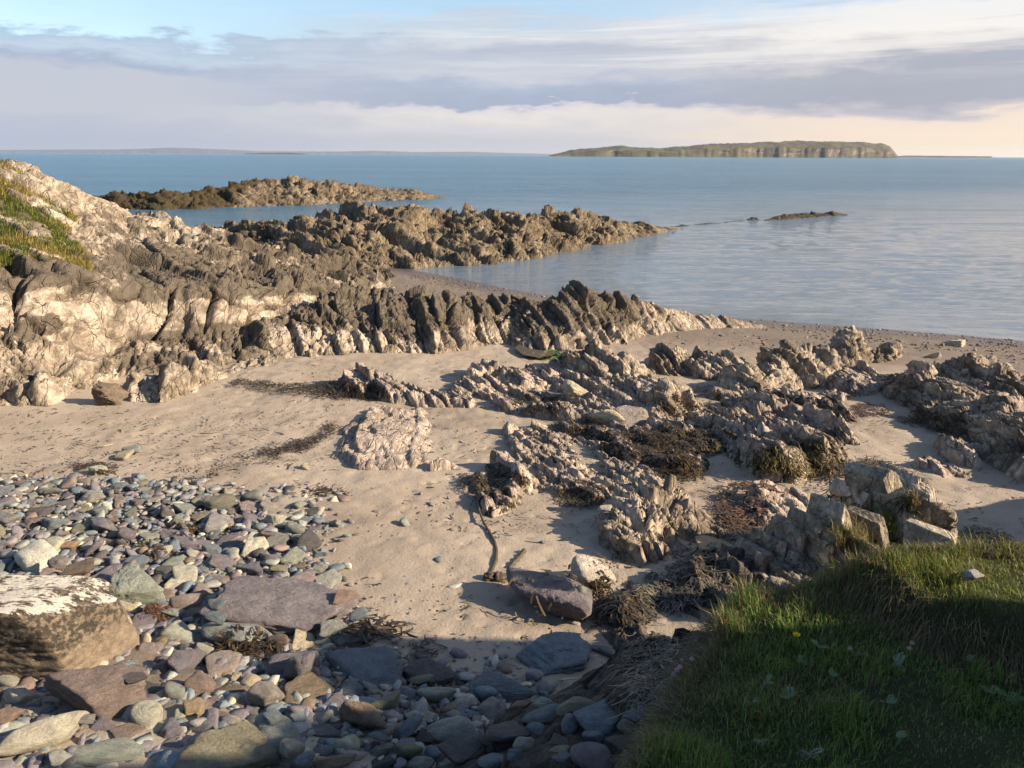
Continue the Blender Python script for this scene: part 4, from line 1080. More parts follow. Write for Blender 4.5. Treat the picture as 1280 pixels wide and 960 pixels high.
def stone_shape(kind, seed, sub=4):
    """unit-ish stone: about 2 x 2 x 2 before scaling, returns verts scaled to extents of +-1"""
    r_ = np.random.default_rng(seed)
    D, T = ICO[sub]
    if kind == 'round':
        nrm = r_.normal(size=(7, 3)); nrm /= np.linalg.norm(nrm, axis=1, keepdims=True)
        nrm = np.concatenate([nrm, -nrm[:4]]); dist = r_.uniform(0.78, 1.0, len(nrm)); p = 5.0
    elif kind == 'slab':
        k = r_.integers(5, 8); a = np.sort(r_.uniform(0, 2 * np.pi, k) * 0.4 + np.arange(k) * 2 * np.pi / k)
        nrm = np.stack([np.cos(a), np.sin(a), r_.uniform(-.35, .35, k)], 1)
        nrm = np.concatenate([nrm, [[r_.normal(0, .10), r_.normal(0, .10), 1], [r_.normal(0, .08), r_.normal(0, .08), -1], [r_.normal(0, .5), r_.normal(0, .5), 1]]]); nrm /= np.linalg.norm(nrm, axis=1, keepdims=True)
        dist = np.concatenate([r_.uniform(0.65, 1.0, k), [0.5, 0.5, 0.62]]); p = 16.0
    else:
        nrm = r_.normal(size=(11, 3)); nrm /= np.linalg.norm(nrm, axis=1, keepdims=True)
        nrm = np.concatenate([nrm, [[0.1, 0, 1], [0, .1, -1]]]); nrm /= np.linalg.norm(nrm, axis=1, keepdims=True)
        dist = np.concatenate([r_.uniform(0.6, 0.95, 11), [.7, .7]]); p = 15.0
    dn = np.clip(D @ nrm.T, 0, None) / dist[None, :]
    rr_ = ((dn ** p).sum(1)) ** (-1 / p)
    V = D * rr_[:, None]
    if kind == 'round':
        V = V * (1 + 0.06 * fbm(D * 1.5 + seed, 3, seed)[:, None] + 0.012 * fbm(D * 7 + seed, 2, seed)[:, None])
    else:
        V = V * (1 + 0.10 * fbm(D * 1.6 + seed, 3, seed)[:, None] + 0.045 * fbm(D * 6 + seed, 3, seed + 1)[:, None])
        lay = np.abs(((V[:, 2] * 5.5 + 0.8 * fbm(V * 1.2, 2, seed + 2)) % 1) - .5)
        V[:, :2] *= (1 - 0.05 * (lay - .25) * (1 - np.abs(D[:, 2:3])).ravel())[:, None]
    lo, hi_ = V.min(0), V.max(0)
    return (V - (lo + hi_) / 2) / ((hi_ - lo) / 2), T


PROTO = {}
for kd, cnt in (('round', 7), ('slab', 8), ('block', 8)):
    PROTO[kd] = []
    for k in range(cnt):
        V, T = stone_shape(kd, 100 + 17 * k + len(kd), 4)
        me = mesh('stone_' + kd, V, None, T, smooth=True); me.materials.append(M['stone']); PROTO[kd].append(me)

SCOL = {'green': (0.27, 0.285, 0.25), 'pale': (0.41, 0.405, 0.335), 'white': (0.58, 0.55, 0.47), 'cream': (0.50, 0.44, 0.32), 'tan': (0.38, 0.28, 0.17), 'purple': (0.188, 0.170, 0.190), 'red': (0.225, 0.168, 0.145),
        'pink': (0.275, 0.232, 0.215), 'blue': (0.158, 0.190, 0.215), 'olive': (0.23, 0.225, 0.16), 'brown': (0.20, 0.15, 0.11), 'dark': (0.095, 0.088, 0.09), 'grey': (0.27, 0.26, 0.25)}
SWORD = {'green': 'grey-green', 'pale': 'pale green', 'white': 'whitish', 'cream': 'cream', 'tan': 'orange-tan', 'purple': 'purple-grey', 'red': 'reddish brown', 'pink': 'pinkish', 'blue': 'blue-grey', 'olive': 'olive grey', 'brown': 'brown', 'dark': 'dark slate', 'grey': 'grey'}
KWORD = {'round': 'rounded', 'slab': 'flat', 'block': 'angular'}
HF = {'round': 0.62, 'slab': 0.26, 'block': 0.72}
rs = random.Random(3)
STONES = []                                  # (px, py, w, h, colour, kind, object)


def put_stone(px, py, w_, h_, colr, kd, name='pebble', label=None, cat='pebble', group='stones of the pebble bank', me=None, yaw=None, sink=0.12, tilt=None, hf=None, stamp=True):
    p = hit([px], [py + 0.25 * h_])[0]
    dz = (p - np.array([0, 0, CAMH])) @ _f
    Wd = w_ * dz / F; hw = h_ * dz / F
    ph = math.atan2(CAMH - p[2], p[1])
    q_ = hf or HF[kd]
    Dp = hw / math.sqrt(math.sin(ph) ** 2 + (q_ * math.cos(ph)) ** 2)
    Dp = min(max(Dp, 0.45 * Wd), 1.3 * Wd)
    Hz = min(q_ * Dp, 0.85 * Wd)
    x, y = p[0], p[1]
    if py > 540 and px < 900:
        xs = x + np.array([-.3, 0, .3, 0, 0]) * Wd; ys = y + np.array([0, 0, 0, -.3, .3]) * Dp
        zs = np.sort(Hh(xs, ys))[2] if name == 'pebble' else np.median(S(xs, ys)) + .02
    else:
        zs = float(Hh(x, y)) if False else float(S(x, y))
    zc = zs + Hz * (0.5 - sink)
    x, y = at_z(px, py, zc)[0, :2]
    o = obj(name, me or rs.choice(PROTO[kd]), None, None, None, cat, group)
    o.location = (x, y, zc); o.scale = (Wd / 2, Dp / 2, Hz / 2)
    tx = (rs.gauss(0, 6), rs.gauss(0, 6)) if tilt is None else tilt
    o.rotation_euler = (math.radians(tx[0]), math.radians(tx[1]), math.radians(rs.choice([0, 180]) + rs.uniform(-22, 22)) if yaw is None else math.radians(yaw))
    b = SCOL[colr]; f_ = rs.uniform(0.85, 1.15)
    o.color = (b[0] * f_ * rs.uniform(.95, 1.05), b[1] * f_, b[2] * f_ * rs.uniform(.95, 1.05), 1)
    if label: o['label'] = label
    # the stone now carries what is put on top of it
    i0, i1 = int((x - Wd * .5 - HX0) / HR), int((x + Wd * .5 - HX0) / HR) + 1; j0, j1 = int((y - Dp * .5 - HY0) / HR), int((y + Dp * .5 - HY0) / HR) + 1
    if stamp and i0 >= 0 and j0 >= 0 and i1 < HNX and j1 < HNY:
        gx_, gy_ = _hx[i0:i1, j0:j1], _hy[i0:i1, j0:j1]
        k = 1 - ((gx_ - x) / (Wd * .5)) ** 2 - ((gy_ - y) / (Dp * .5)) ** 2
        top = np.where(k > 0, zc + Hz * .5 * np.sqrt(np.clip(k, 0, 1)) * .9, -9)
        HG[i0:i1, j0:j1] = np.maximum(HG[i0:i1, j0:j1], top)
    STONES.append((px, py, w_, h_, colr, kd, o))
    return o


# small pebbles and grit that fill the gaps: too many to count


def small_pebbles():
    W_ = G(*np.array(PEB_PX, float).T)[:, :2]
    n = 26000
    x = rng.uniform(W_[:, 0].min(), W_[:, 0].max(), n); y = rng.uniform(W_[:, 1].min(), W_[:, 1].max(), n)
    sdp = poly_sd(x, y, W_) + 0.35 * fbm(np.stack([x, y, 0 * x], 1) * 1.4, 3, 960)
    ok = rng.uniform(0, 1, n) < sstep(sdp, -0.35, 0.35) * .9 * (0.55 + 0.45 * sstep(-y, -6.5, -4.5)) + .012 * (sdp > -1.6)
    x, y, sdp = x[ok], y[ok], sdp[ok]; n = min(len(x), 7000); x, y = x[:n], y[:n]
    D, T = ICO[2]
    Vs, Ts, Cs = [], [], []
    names = ['green', 'purple', 'grey', 'blue', 'pink', 'pale', 'dark', 'red', 'cream', 'brown']
    pal = np.array([SCOL[k] for k in names]); wt = np.array([2, 3.5, 2.5, 3, .8, .8, 2, .8, .5, .6]); wt /= wt.sum()
    ci = rng.choice(len(names), n, p=wt)
    size = np.exp(rng.normal(math.log(0.028), 0.5, n)).clip(.010, .075)
    z = S(x, y)
    shp = []
    for k in range(12):
        v, _T = stone_shape(['slab', 'block', 'slab', 'round'][k % 4], 600 + k, 2)
        v = v * np.array([1, rng.uniform(.55, .95), rng.uniform(.22, .5)])
        shp.append(v)
    for k in range(n):
        a = rng.uniform(0, 6.28); c_, s_ = math.cos(a), math.sin(a); v = shp[k % 12] * size[k]
        tl = rng.normal(0, .25)
        v = np.stack([v[:, 0] * c_ - v[:, 1] * s_, v[:, 0] * s_ + v[:, 1] * c_, v[:, 2] + tl * v[:, 0]], 1)
        Vs.append(v + np.array([x[k], y[k], z[k] + size[k] * rng.uniform(.0, .5)])); Ts.append(T + len(D) * k)
        Cs.append(np.repeat((pal[ci[k]] * rng.uniform(.75, 1.2))[None, :], len(D), 0))
    V, c = centred(np.concatenate(Vs))
    obj('small_pebbles', mesh('small_pebbles', V, None, np.concatenate(Ts), smooth=True, attrs={'tint': np.concatenate(Cs)}), M['pebble'], kind='stuff', loc=c)
    # shingle along the water's edge
    n = 16000
    x = rng.uniform(-4, 13, n); y = rng.uniform(13, 27, n); sdv = shore_d(x, y)
    ok = (sdv > 0.05) & (sdv < 5) & (rng.uniform(0, 1, n) < 1.15 - sdv / 5); x, y, sdv = x[ok], y[ok], sdv[ok]; n = len(x)
    D, T = ico(1)
    size = np.exp(rng.normal(math.log(0.02), 0.45, n)).clip(.01, .08)
    z = S(x, y); sc_ = np.stack([size, size * .8, size * .5], 1)
    V = (D[None] * sc_[:, None, :] * rng.uniform(.8, 1.2, (n, len(D), 1)) + np.stack([x, y, z + size * .1], 1)[:, None, :]).reshape(-1, 3)
    Tt = (T[None] + (np.arange(n) * len(D))[:, None, None]).reshape(-1, 3)
    tint = palette(n, [(.17, .14, .115), (.10, .085, .07), (.24, .19, .15)], [2, 2, 1])
    V, c = centred(V)
    obj('shingle', mesh('shingle', V, None, Tt, smooth=True, attrs={'tint': np.repeat(tint, len(D), 0)}), M['pebble'], kind='stuff', loc=c)


small_pebbles()

# ---- boulders, each with a mesh of its own
m, t, bs = material('lichen_boulder')
tcn = t.add('ShaderNodeTexCoord').outputs['Object']; gn = t.add('ShaderNodeNewGeometry'); sz = t.add('ShaderNodeSeparateXYZ'); t.put(sz.inputs[0], gn.outputs['Normal'])
n1_ = t.noise(t.map(tcn, (1.5, 1.2, 1.0)), 2.6, 7, .72, .2); n2_ = t.noise(tcn, 7, 5, .7)
c = t.mix(t.smooth(n2_, .3, .7), (0.15, 0.115, 0.085), (0.275, 0.215, 0.155))
bl = t.math('MULTIPLY', t.smooth(t.math('ADD', n1_, t.math('MULTIPLY', t.noise(tcn, 5, 5, .75), .7)), .78, .92), t.smooth(gn.outputs['Normal'], 0, 1))
sepo = t.add('ShaderNodeSeparateXYZ'); t.put(sepo.inputs[0], tcn)
bl = t.math('MULTIPLY', t.smooth(t.math('ADD', sepo.outputs[2], t.math('MULTIPLY', t.math('SUBTRACT', t.noise(tcn, 4, 5, .75), .5), 1.6)), -.35, .1), t.smooth(t.noise(tcn, 9, 4, .7), .38, .55))
c = t.mix(t.math('MULTIPLY', bl, .9), c, (0.030, 0.026, 0.020))
wl = t.math('ADD', t.math('MULTIPLY', sz.outputs[2], .55), t.math('MULTIPLY', t.math('SUBTRACT', n1_, .5), 1.5))
c = t.mix(t.smooth(t.math('ADD', wl, t.math('MULTIPLY', t.math('SUBTRACT', t.noise(t.map(tcn, (3, 6, 3)), 3.0, 5, .75), .5), .8)), .44, .52), c, t.mix(n2_, (0.50, 0.45, 0.37), (0.74, 0.69, 0.60)))
t.put(bs.inputs['Base Color'], c); t.put(bs.inputs['Normal'], t.bump(t.math('ADD', n1_, t.math('MULTIPLY', t.noise(tcn, 22, 5, .75), .6)), .8, .05))
M['boulder_lichen'] = m


def own_mesh(kind, seed, sub=5, rough=0.0):
    V, T = stone_shape(kind, seed, sub)
    if rough:
        V = V * (1 + rough * fbm(V * 3.2, 5, seed + 5, .62)[:, None])
        f1, f2, a, b, off = voro(V * np.array([1.5, 1.5, 4.5]), seed + 6); V = V * (1 + rough * (a - .5) * .9 - rough * .8 * (1 - sstep(f2 - f1, 0, .12)))[:, None]
    me = mesh('boulder', V, None, T, smooth=True); me.materials.append(M['stone']); return me


def planes_mesh(planes, seed, p=22.0, sub=6, rough=.03):
    D, T = ICO[sub]
    pl = np.array([q[:3] for q in planes], float); pl /= np.linalg.norm(pl, axis=1, keepdims=True); ds = np.array([q[3] for q in planes])
    rr_ = (((np.clip(D @ pl.T, 0, None) / ds) ** p).sum(1)) ** (-1 / p); V = D * rr_[:, None]
    V = V + D * (rough * fbm(V * 2.2, 6, seed, .62) + rough * .8 * fbm(V * np.array([2, 2, 9]), 4, seed + 3, .6))[:, None]
    lo, hi_ = V.min(0), V.max(0); V = (V - (lo + hi_) / 2) / ((hi_ - lo) / 2)
    me = mesh('boulder', V, None, T, smooth=True); return me


me = planes_mesh([(0, 0.28, 1, .55), (.35, .25, 1, .62), (0, -1, -.22, .62), (1, -.35, .1, .80), (.75, .6, .25, .95), (-1, 0, 0, 1.1), (0, 1, .1, .8), (0, 0, -1, .6), (.8, -.6, .6, 1.0)], 411, 40.0, 6, .045)
me.materials.append(M['boulder_lichen'])
BG = 'large boulders on the beach'
b = put_stone(46, 778, 196, 138, 'red', 'block', 'boulder', 'big square boulder with white lichen on top and brown front, cut by the left edge', 'boulder', BG, me, 0, .06, (0, 0), .78, False)
b.color = (1, 1, 1, 1)


def boulder(px, py, w_, h_, colr, kd, label, seed, yaw=0, sink=.12, tilt=(0, 0), hf=None, rough=.05, cat='boulder', name='boulder', sub=5):
    return put_stone(px, py, w_, h_, colr, kd, name, label, cat, BG, own_mesh(kd, seed, sub, rough), yaw, sink, tilt, hf)


boulder(352, 762, 172, 62, 'purple', 'slab', 'long purple-grey slab of slate lying among the pebbles where they meet the sand', 501, -14, .12, (6, 4), .34, .06)
boulder(684, 743, 112, 64, 'purple', 'round', 'rounded purple boulder half in shade beside the green-white boulder on the sand', 502, -6, .2, (4, 8), .55, .07)
boulder(741, 713, 54, 46, 'white', 'round', 'pale green-white boulder sunlit on its right side in front of the bladed outcrop', 503, 0, .08, (0, 0), .75, .03)
boulder(694, 818, 100, 44, 'blue', 'slab', 'flat slate slab split into two layers, in the shaded sand', 504, 8, .15, (5, 0), .22, .09)
boulder(450, 832, 110, 50, 'blue', 'slab', 'dark smooth blue-grey slab at the top edge of the shaded pebbles', 505, -12, .2, (8, 5), .25, .04)
boulder(540, 841, 66, 30, 'dark', 'slab', 'dark slab partly buried in sand between two blue-grey slabs', 506, -24, .2, (5, 0), .3, .06)
boulder(622, 860, 98, 30, 'blue', 'slab', 'blue-grey slab with a ragged near edge lying on the shaded sand above the pebbles', 507, -8, .12, (6, 2), .28, .08)
boulder(114, 868, 134, 64, 'red', 'block', 'reddish brown block with a flat top just below the big lichen boulder', 508, 5, .08, (3, 2), .6, .05)
boulder(66, 834, 72, 26, 'red', 'slab', 'dark red slab wedged under the front of the big lichen boulder', 509, 3, .1, (0, 0), .45, .05)
boulder(55, 917, 88, 54, 'pale', 'round', 'largest smooth pale green oval stone near the bottom left corner', 510, 10, .1, (4, 0), .6, .015, 'boulder')
boulder(295, 793, 98, 38, 'green', 'round', 'long smooth grey-green oval stone just in front of the long purple slab', 511, -6, .1, (0, 0), .5, .015)
boulder(176, 733, 70, 44, 'green', 'slab', 'flat-topped grey-green block with rough front right of the lichen boulder', 512, 3, .1, (6, 0), .5, .05)
boulder(295, 940, 134, 54, 'olive', 'slab', 'large flat brown-green slab at the bottom of the pebbles', 513, 4, .1, (8, 6), .4, .05)
boulder(345, 925, 78, 46, 'green', 'round', 'smooth grey-green stone behind the large brown-green slab at the bottom', 514, -10, .1, (0, 0), .6, .02)
boulder(138, 492, 40, 26, 'brown', 'block', 'lone pointed brown boulder on the sand below the headland', 515, 20, .05, (0, 8), .9, .14)
boulder(1197, 429, 28, 10, 'cream', 'slab', 'flat pale stone sitting on the shingle near the water at the right', 516, 0, .1, (0, 0), .4)
boulder(1166, 444, 18, 11, 'cream', 'block', 'small pointed pale stone on the shingle behind the right-hand ridges', 517, 0, .1, (0, 0), .8)
boulder(1178, 430, 12, 6, 'pink', 'slab', 'tiny flat stone left of the flat pale stone on the shingle', 518, 0, .1, (0, 0), .4)
boulder(760, 522, 40, 26, 'cream', 'round', 'smooth pale boulder in the middle of the jumbled reef', 519, 0, .0, (0, 0), .7, .06)
boulder(790, 522, 44, 28, 'pink', 'block', 'cracked pinkish boulder beside the smooth pale boulder in the reef', 520, 0, .0, (0, 0), .8, .07)
boulder(722, 490, 40, 22, 'cream', 'block', 'pale sloping boulder near the top of the jumbled reef', 521, 0, -.1, (6, 8), .6, .07)
boulder(893, 688, 60, 26, 'tan', 'slab', 'smooth sloping tan slab between the bladed outcrop and the lichen pinnacle', 522, -30, .1, (4, 12), .4, .03)
boulder(708, 820, 4, 3, 'dark', 'slab', 'dark chip of slate lying on the split slab', 523) if False else None
boulder(1215, 718, 34, 15, 'grey', 'block', 'small white-speckled grey rock set in the sunlit turf at the right', 524, 0, .1, (0, 0), .7) if False else None

# ---- upright slabs standing on the lichen pinnacle: parts of it
_pv = np.empty(len(PINN.data.vertices) * 3, np.float32)
for k, (px, y0, y1, w_) in enumerate([(1071, 620, 662, 20), (1103, 609, 648, 32), (1044, 637, 672, 18), (1150, 615, 680, 24), (1130, 600, 632, 26), (1098, 594, 612, 24), (1094, 655, 694, 22), (1137, 655, 696, 26), (1174, 672, 704, 26), (1017, 655, 692, 18), (995, 668, 708, 26), (970, 678, 712, 24), (1062, 668, 702, 20), (1030, 684, 716, 24), (948, 694, 722, 22)]):
    p = hit([px], [(y0 + y1) / 2])[0]
    if p[1] > 6.2 or p[1] < 3.4: p = at_y(px, (y0 + y1) / 2, 4.6)[0]
    dz = (p - np.array([0, 0, CAMH])) @ _f
    Wd, Hd = w_ * dz / F, (y1 - y0) * dz / F / .88
    p = p + np.array([0, .10, 0])
    rq = np.random.default_rng(900 + k)
    me = planes_mesh([(rq.normal(0, .10), -1, rq.normal(0, .12), .9), (0, 1, 0, .9), (1, rq.normal(0, .15), rq.normal(0, .10), .82), (-1, rq.normal(0, .15), rq.normal(0, .12), .82), (rq.normal(0, .4), -.2, 1, .88), (rq.choice([-1, 1]) * 1.1, 0, .75, .80), (0, 0, -1, .9)], 900 + k, 45.0, 5, .05)
    for an, val in (('lichen', .12 if k % 3 else .3), ('dark', -.2)):
        at_ = me.attributes.new(an, 'FLOAT', 'POINT'); at_.data.foreach_set('value', np.full(len(me.vertices), val, np.float32))
    me.polygons.foreach_set('use_smooth', np.zeros(len(me.polygons), bool)); me.materials.append(M['rock_slab' if k in (0, 1, 2, 3, 4, 7, 8) else 'rock_lichen'])
    o = obj('slab', me, None, PINN)
    o.location = p - np.array(PINN.location); o.scale = (Wd * .52, .16, Hd * .74); o.rotation_euler = (math.radians(-8 + rs.uniform(-4, 4)), math.radians(-8 + rs.uniform(-7, 7)), math.radians(36 + rs.uniform(-8, 8)))

# ---- stones traced one by one
TR = [(27, 869, 45, 27, 'white', 'block'), (14, 851, 38, 20, 'pale', 'round'), (10, 898, 30, 32, 'red', 'block'), (5, 936, 22, 40, 'red', 'block'), (133, 942, 92, 24, 'green', 'round'), (161, 917, 48, 32, 'red', 'slab'), (123, 914, 42, 28, 'purple', 'slab'),
      (180, 898, 42, 38, 'pale', 'round'), (152, 803, 26, 46, 'pink', 'slab'), (168, 794, 18, 28, 'purple', 'block'), (184, 775, 36, 30, 'purple', 'slab'), (226, 790, 45, 29, 'pale', 'round'), (198, 803, 26, 16, 'tan', 'round'), (256, 812, 27, 18, 'pale', 'round'),
      (225, 830, 52, 36, 'purple', 'block'), (275, 834, 46, 40, 'pink', 'slab'), (245, 858, 44, 32, 'red', 'block'), (219, 862, 28, 23, 'green', 'round'), (190, 862, 44, 28, 'dark', 'slab'), (333, 870, 46, 38, 'pink', 'block'), (314, 853, 27, 19, 'cream', 'round'),
      (295, 848, 13, 20, 'cream', 'block'), (287, 864, 41, 13, 'brown', 'round'), (292, 880, 45, 19, 'brown', 'slab'), (242, 888, 28, 25, 'tan', 'block'), (278, 897, 45, 16, 'red', 'slab'), (289, 905, 36, 17, 'cream', 'slab'), (212, 914, 37, 23, 'purple', 'block'),
      (250, 912, 37, 20, 'purple', 'round'), (216, 933, 38, 21, 'purple', 'slab'), (342, 898, 30, 18, 'blue', 'round'), (375, 898, 34, 33, 'blue', 'slab'), (366, 833, 67, 31, 'purple', 'block'), (379, 799, 34, 40, 'cream', 'slab'), (73, 950, 50, 26, 'green', 'block'),
      (40, 952, 42, 22, 'purple', 'slab'), (123, 744, 33, 21, 'green', 'round'), (134, 724, 44, 29, 'purple', 'slab'), (97, 711, 56, 24, 'brown', 'slab'), (46, 698, 54, 38, 'white', 'round'), (64, 684, 28, 24, 'pale', 'round'), (87, 684, 27, 17, 'tan', 'block'),
      (117, 685, 27, 24, 'purple', 'round'), (60, 713, 18, 20, 'pink', 'slab'), (73, 704, 23, 16, 'pink', 'block'), (160, 667, 25, 17, 'purple', 'round'), (290, 676, 37, 19, 'purple', 'slab'), (320, 683, 30, 29, 'white', 'block'), (278, 706, 45, 20, 'purple', 'slab'),
      (310, 712, 37, 21, 'purple', 'slab'), (240, 679, 64, 14, 'purple', 'slab'), (290, 692, 19, 14, 'pale', 'round'), (273, 629, 43, 21, 'olive', 'block'), (312, 634, 27, 17, 'pink', 'slab'), (370, 632, 25, 14, 'green', 'round'), (344, 648, 27, 18, 'pale', 'block'),
      (370, 660, 28, 16, 'green', 'round'), (232, 634, 37, 14, 'green', 'slab'), (232, 718, 31, 26, 'pale', 'round'), (224, 729, 31, 21, 'white', 'slab'), (255, 738, 28, 17, 'pink', 'round'), (272, 756, 28, 21, 'blue', 'round'), (246, 764, 24, 26, 'pink', 'slab'),
      (234, 752, 42, 28, 'pink', 'block'), (157, 758, 31, 15, 'cream', 'round'), (153, 570, 26, 10, 'cream', 'slab'), (164, 562, 25, 10, 'green', 'round'), (123, 588, 22, 12, 'pale', 'block'), (270, 725, 46, 15, 'pink', 'slab'), (378, 725, 35, 17, 'pink', 'round'),
      (383, 860, 68, 38, 'brown', 'slab'), (403, 897, 27, 23, 'green', 'round'), (436, 865, 34, 21, 'blue', 'round'), (467, 861, 31, 15, 'green', 'round'), (477, 879, 57, 27, 'olive', 'block'), (454, 899, 68, 40, 'brown', 'block'), (508, 910, 46, 33, 'blue', 'round'),
      (546, 867, 52, 25, 'green', 'round'), (510, 867, 23, 17, 'blue', 'round'), (524, 849, 42, 14, 'olive', 'round'), (563, 917, 64, 34, 'green', 'round'), (579, 888, 44, 22, 'blue', 'slab'), (582, 877, 27, 16, 'white', 'round'), (614, 888, 38, 30, 'grey', 'round'), (635, 914, 57, 33, 'dark', 'slab'),
      (678, 894, 53, 22, 'blue', 'round'), (680, 881, 29, 16, 'green', 'round'), (713, 904, 27, 22, 'blue', 'block'), (577, 940, 64, 32, 'dark', 'slab'), (618, 950, 44, 22, 'blue', 'round'), (434, 931, 37, 31, 'pale', 'block'), (511, 938, 38, 27, 'olive', 'round'),
      (477, 936, 34, 14, 'green', 'block'), (477, 953, 40, 18, 'dark', 'slab'), (416, 953, 62, 24, 'brown', 'round'), (403, 939, 27, 18, 'blue', 'round'), (366, 935, 31, 44, 'pale', 'round'), (380, 949, 29, 18, 'blue', 'round'), (401, 918, 53, 20, 'purple', 'slab'), (750, 898, 68, 40, 'blue', 'slab'),
      (741, 922, 30, 17, 'blue', 'block'), (375, 828, 41, 35, 'purple', 'block'), (403, 804, 21, 11, 'green', 'round'), (723, 884, 57, 19, 'olive', 'block'), (540, 941, 25, 23, 'blue', 'round'), (528, 894, 45, 17, 'pale', 'round'), (752, 815, 26, 22, 'blue', 'slab'), (436, 778, 11, 18, 'white', 'round'),
      (670, 912, 24, 15, 'blue', 'round'), (655, 930, 30, 15, 'green', 'round'), (558, 897, 30, 14, 'dark', 'slab'), (700, 925, 30, 14, 'dark', 'slab'), (598, 905, 20, 13, 'green', 'round'), (530, 920, 26, 14, 'dark', 'slab'), (727, 737, 14, 9, 'green', 'round'), (757, 636, 20, 8, 'white', 'slab'),
      (383, 583, 14, 9, 'cream', 'round'), (418, 655, 16, 12, 'green', 'round'), (470, 640, 10, 6, 'pink', 'round'), (680, 678, 9, 6, 'grey', 'round'), (372, 708, 22, 10, 'brown', 'slab')]
TR.sort(key=lambda q: q[1] - 0.2 * q[2])
for q in TR:
    put_stone(*q)

# ---- the rest of the larger stones, scattered where the photograph shows the bank
pp = np.array(PEB_PX, float)
tries = 0; nfill = 0; rs2 = random.Random(12)
cand = []
while nfill < 168 and tries < 60000:
    tries += 1
    px = rs2.uniform(-40, 800); py = rs2.uniform(600, 955)
    if poly_sd(np.array([px]), np.array([py]), pp)[0] < 4: continue
    if py < 700 and rs2.random() < .15: continue
    base = np.interp(py, [600, 650, 720, 800, 960], [20, 27, 34, 39, 46])
    w_ = base * math.exp(rs2.gauss(0, .28)); h_ = w_ * rs2.uniform(.4, .72)
    bad = False
    for (a, b_, c_, d_, _, _, _) in STONES:
        if ((px - a) / (.5 * (c_ + w_) * .84)) ** 2 + ((py - b_) / (.5 * (d_ + h_) * .84)) ** 2 < 1: bad = True; break
    if bad: continue
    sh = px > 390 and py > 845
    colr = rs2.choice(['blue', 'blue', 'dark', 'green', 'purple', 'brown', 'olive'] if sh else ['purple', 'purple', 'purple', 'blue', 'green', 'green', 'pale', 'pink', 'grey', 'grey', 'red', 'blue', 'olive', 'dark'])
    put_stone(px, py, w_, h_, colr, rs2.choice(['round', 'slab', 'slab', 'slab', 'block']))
    nfill += 1

# ---- a label for every stone: its look, and the landmark stone it lies beside
LAND = [(52, 770, 'the big lichen boulder'), (352, 762, 'the long purple slab'), (55, 917, 'the pale oval stone at bottom left'), (114, 868, 'the reddish block'), (295, 793, 'the long green oval stone'), (176, 733, 'the flat-topped green block'),
        (295, 940, 'the brown-green bottom slab'), (450, 832, 'the dark blue-grey slab'), (622, 860, 'the ragged-edged slab'), (684, 743, 'the purple boulder on the sand'), (46, 698, 'the whitish rounded stone'), (320, 683, 'the whitish angular stone'),
        (563, 917, 'the white-tipped green stone'), (454, 899, 'the brown block in the shaded pebbles'), (640, 960, 'the dark rock shelf'), (273, 629, 'the olive stone at the pebbles\' top edge'), (152, 803, 'the leaning pink slab'), (750, 898, 'the blue slab by the turf bank')]
special = {(46, 698): 'smooth whitish rounded stone behind the big lichen boulder', (320, 683): 'whitish angular stone near the sand at the right of the sunlit pebbles', (563, 917): 'grey-green rounded stone with a white tip among the shaded pebbles',
           (454, 899): 'large brown block at the left of the shaded pebbles', (152, 803): 'pink slab leaning upright against the right side of the lichen boulder', (750, 898): 'blue-grey flat slab of slate at the foot of the turf bank', (582, 877): 'white mottled rounded stone lying on a blue slab in the shaded pebbles',
           (436, 778): 'little upright white pebble at the right tip of the long purple slab', (273, 629): 'olive grey angular stone at the top edge of the pebbles', (727, 737): 'small green pebble tucked beside the green-white boulder', (757, 636): 'thin white slab on the left end of the bladed outcrop'}
used = set(o['label'] for _, _, _, _, _, _, o in STONES if 'label' in o.keys())
areas = sorted(w_ * h_ for _, _, w_, h_, _, _, _ in STONES)
for px, py, w_, h_, colr, kd, o in STONES:
    if 'label' in o.keys(): continue
    if (px, py) in special:
        o['label'] = special[(px, py)]; used.add(o['label']); continue
    rank = np.searchsorted(areas, w_ * h_) / len(areas)
    sz_ = 'small' if rank < .33 else ('middling' if rank < .7 else 'large')
    done = False
    for k, (lx, ly, ln_) in enumerate(sorted(LAND, key=lambda q: (q[0] - px) ** 2 + 2.2 * (q[1] - py) ** 2)[:8]):
        dx, dy = px - lx, py - ly
        ver = 'beyond' if dy < -14 else ('in front of' if dy > 14 else '')
        hor = 'left of' if dx < -0 else 'right of'
        far_ = 'close by' if math.hypot(dx, dy) < 75 else 'some way'
        opts = [f'{hor}' if abs(dx) > 1.6 * abs(dy) else (ver or hor), f'{far_} {hor}' if abs(dx) > abs(dy) else f'{far_} {ver or hor}', (f'{ver} and {hor}' if ver else f'level with and {hor}'), (f'{far_} {ver} and {hor}' if ver else f'{far_}, level with and {hor}')]
        for rel in opts:
            lab = f'{sz_} {SWORD[colr]} {KWORD[kd]} pebble {rel} {ln_}'
            if lab not in used and len(lab.split()) <= 16:
                o['label'] = lab; used.add(lab); done = True; break
        if done: break
    if not done: o['label'] = f'{sz_} {SWORD[colr]} {KWORD[kd]} pebble deep in the pebble bank'; print('shared', o['label'])
print('stones', len(STONES), 'filled', nfill)

# ---------------------------------------------------------------- seaweed
m, t, bs = material('seaweed')
t.put(bs.inputs['Base Color'], t.attr('tint', 'Color')); bs.inputs['Roughness'].default_value = 0.45; bs.inputs['Specular IOR Level'].default_value = 0.4
M['weed'] = m
HGS = HG.copy()
for _k in range(3):
    HGS[1:-1, 1:-1] = (HGS[1:-1, 1:-1] * 2 + HGS[:-2, 1:-1] + HGS[2:, 1:-1] + HGS[1:-1, :-2] + HGS[1:-1, 2:]) / 6


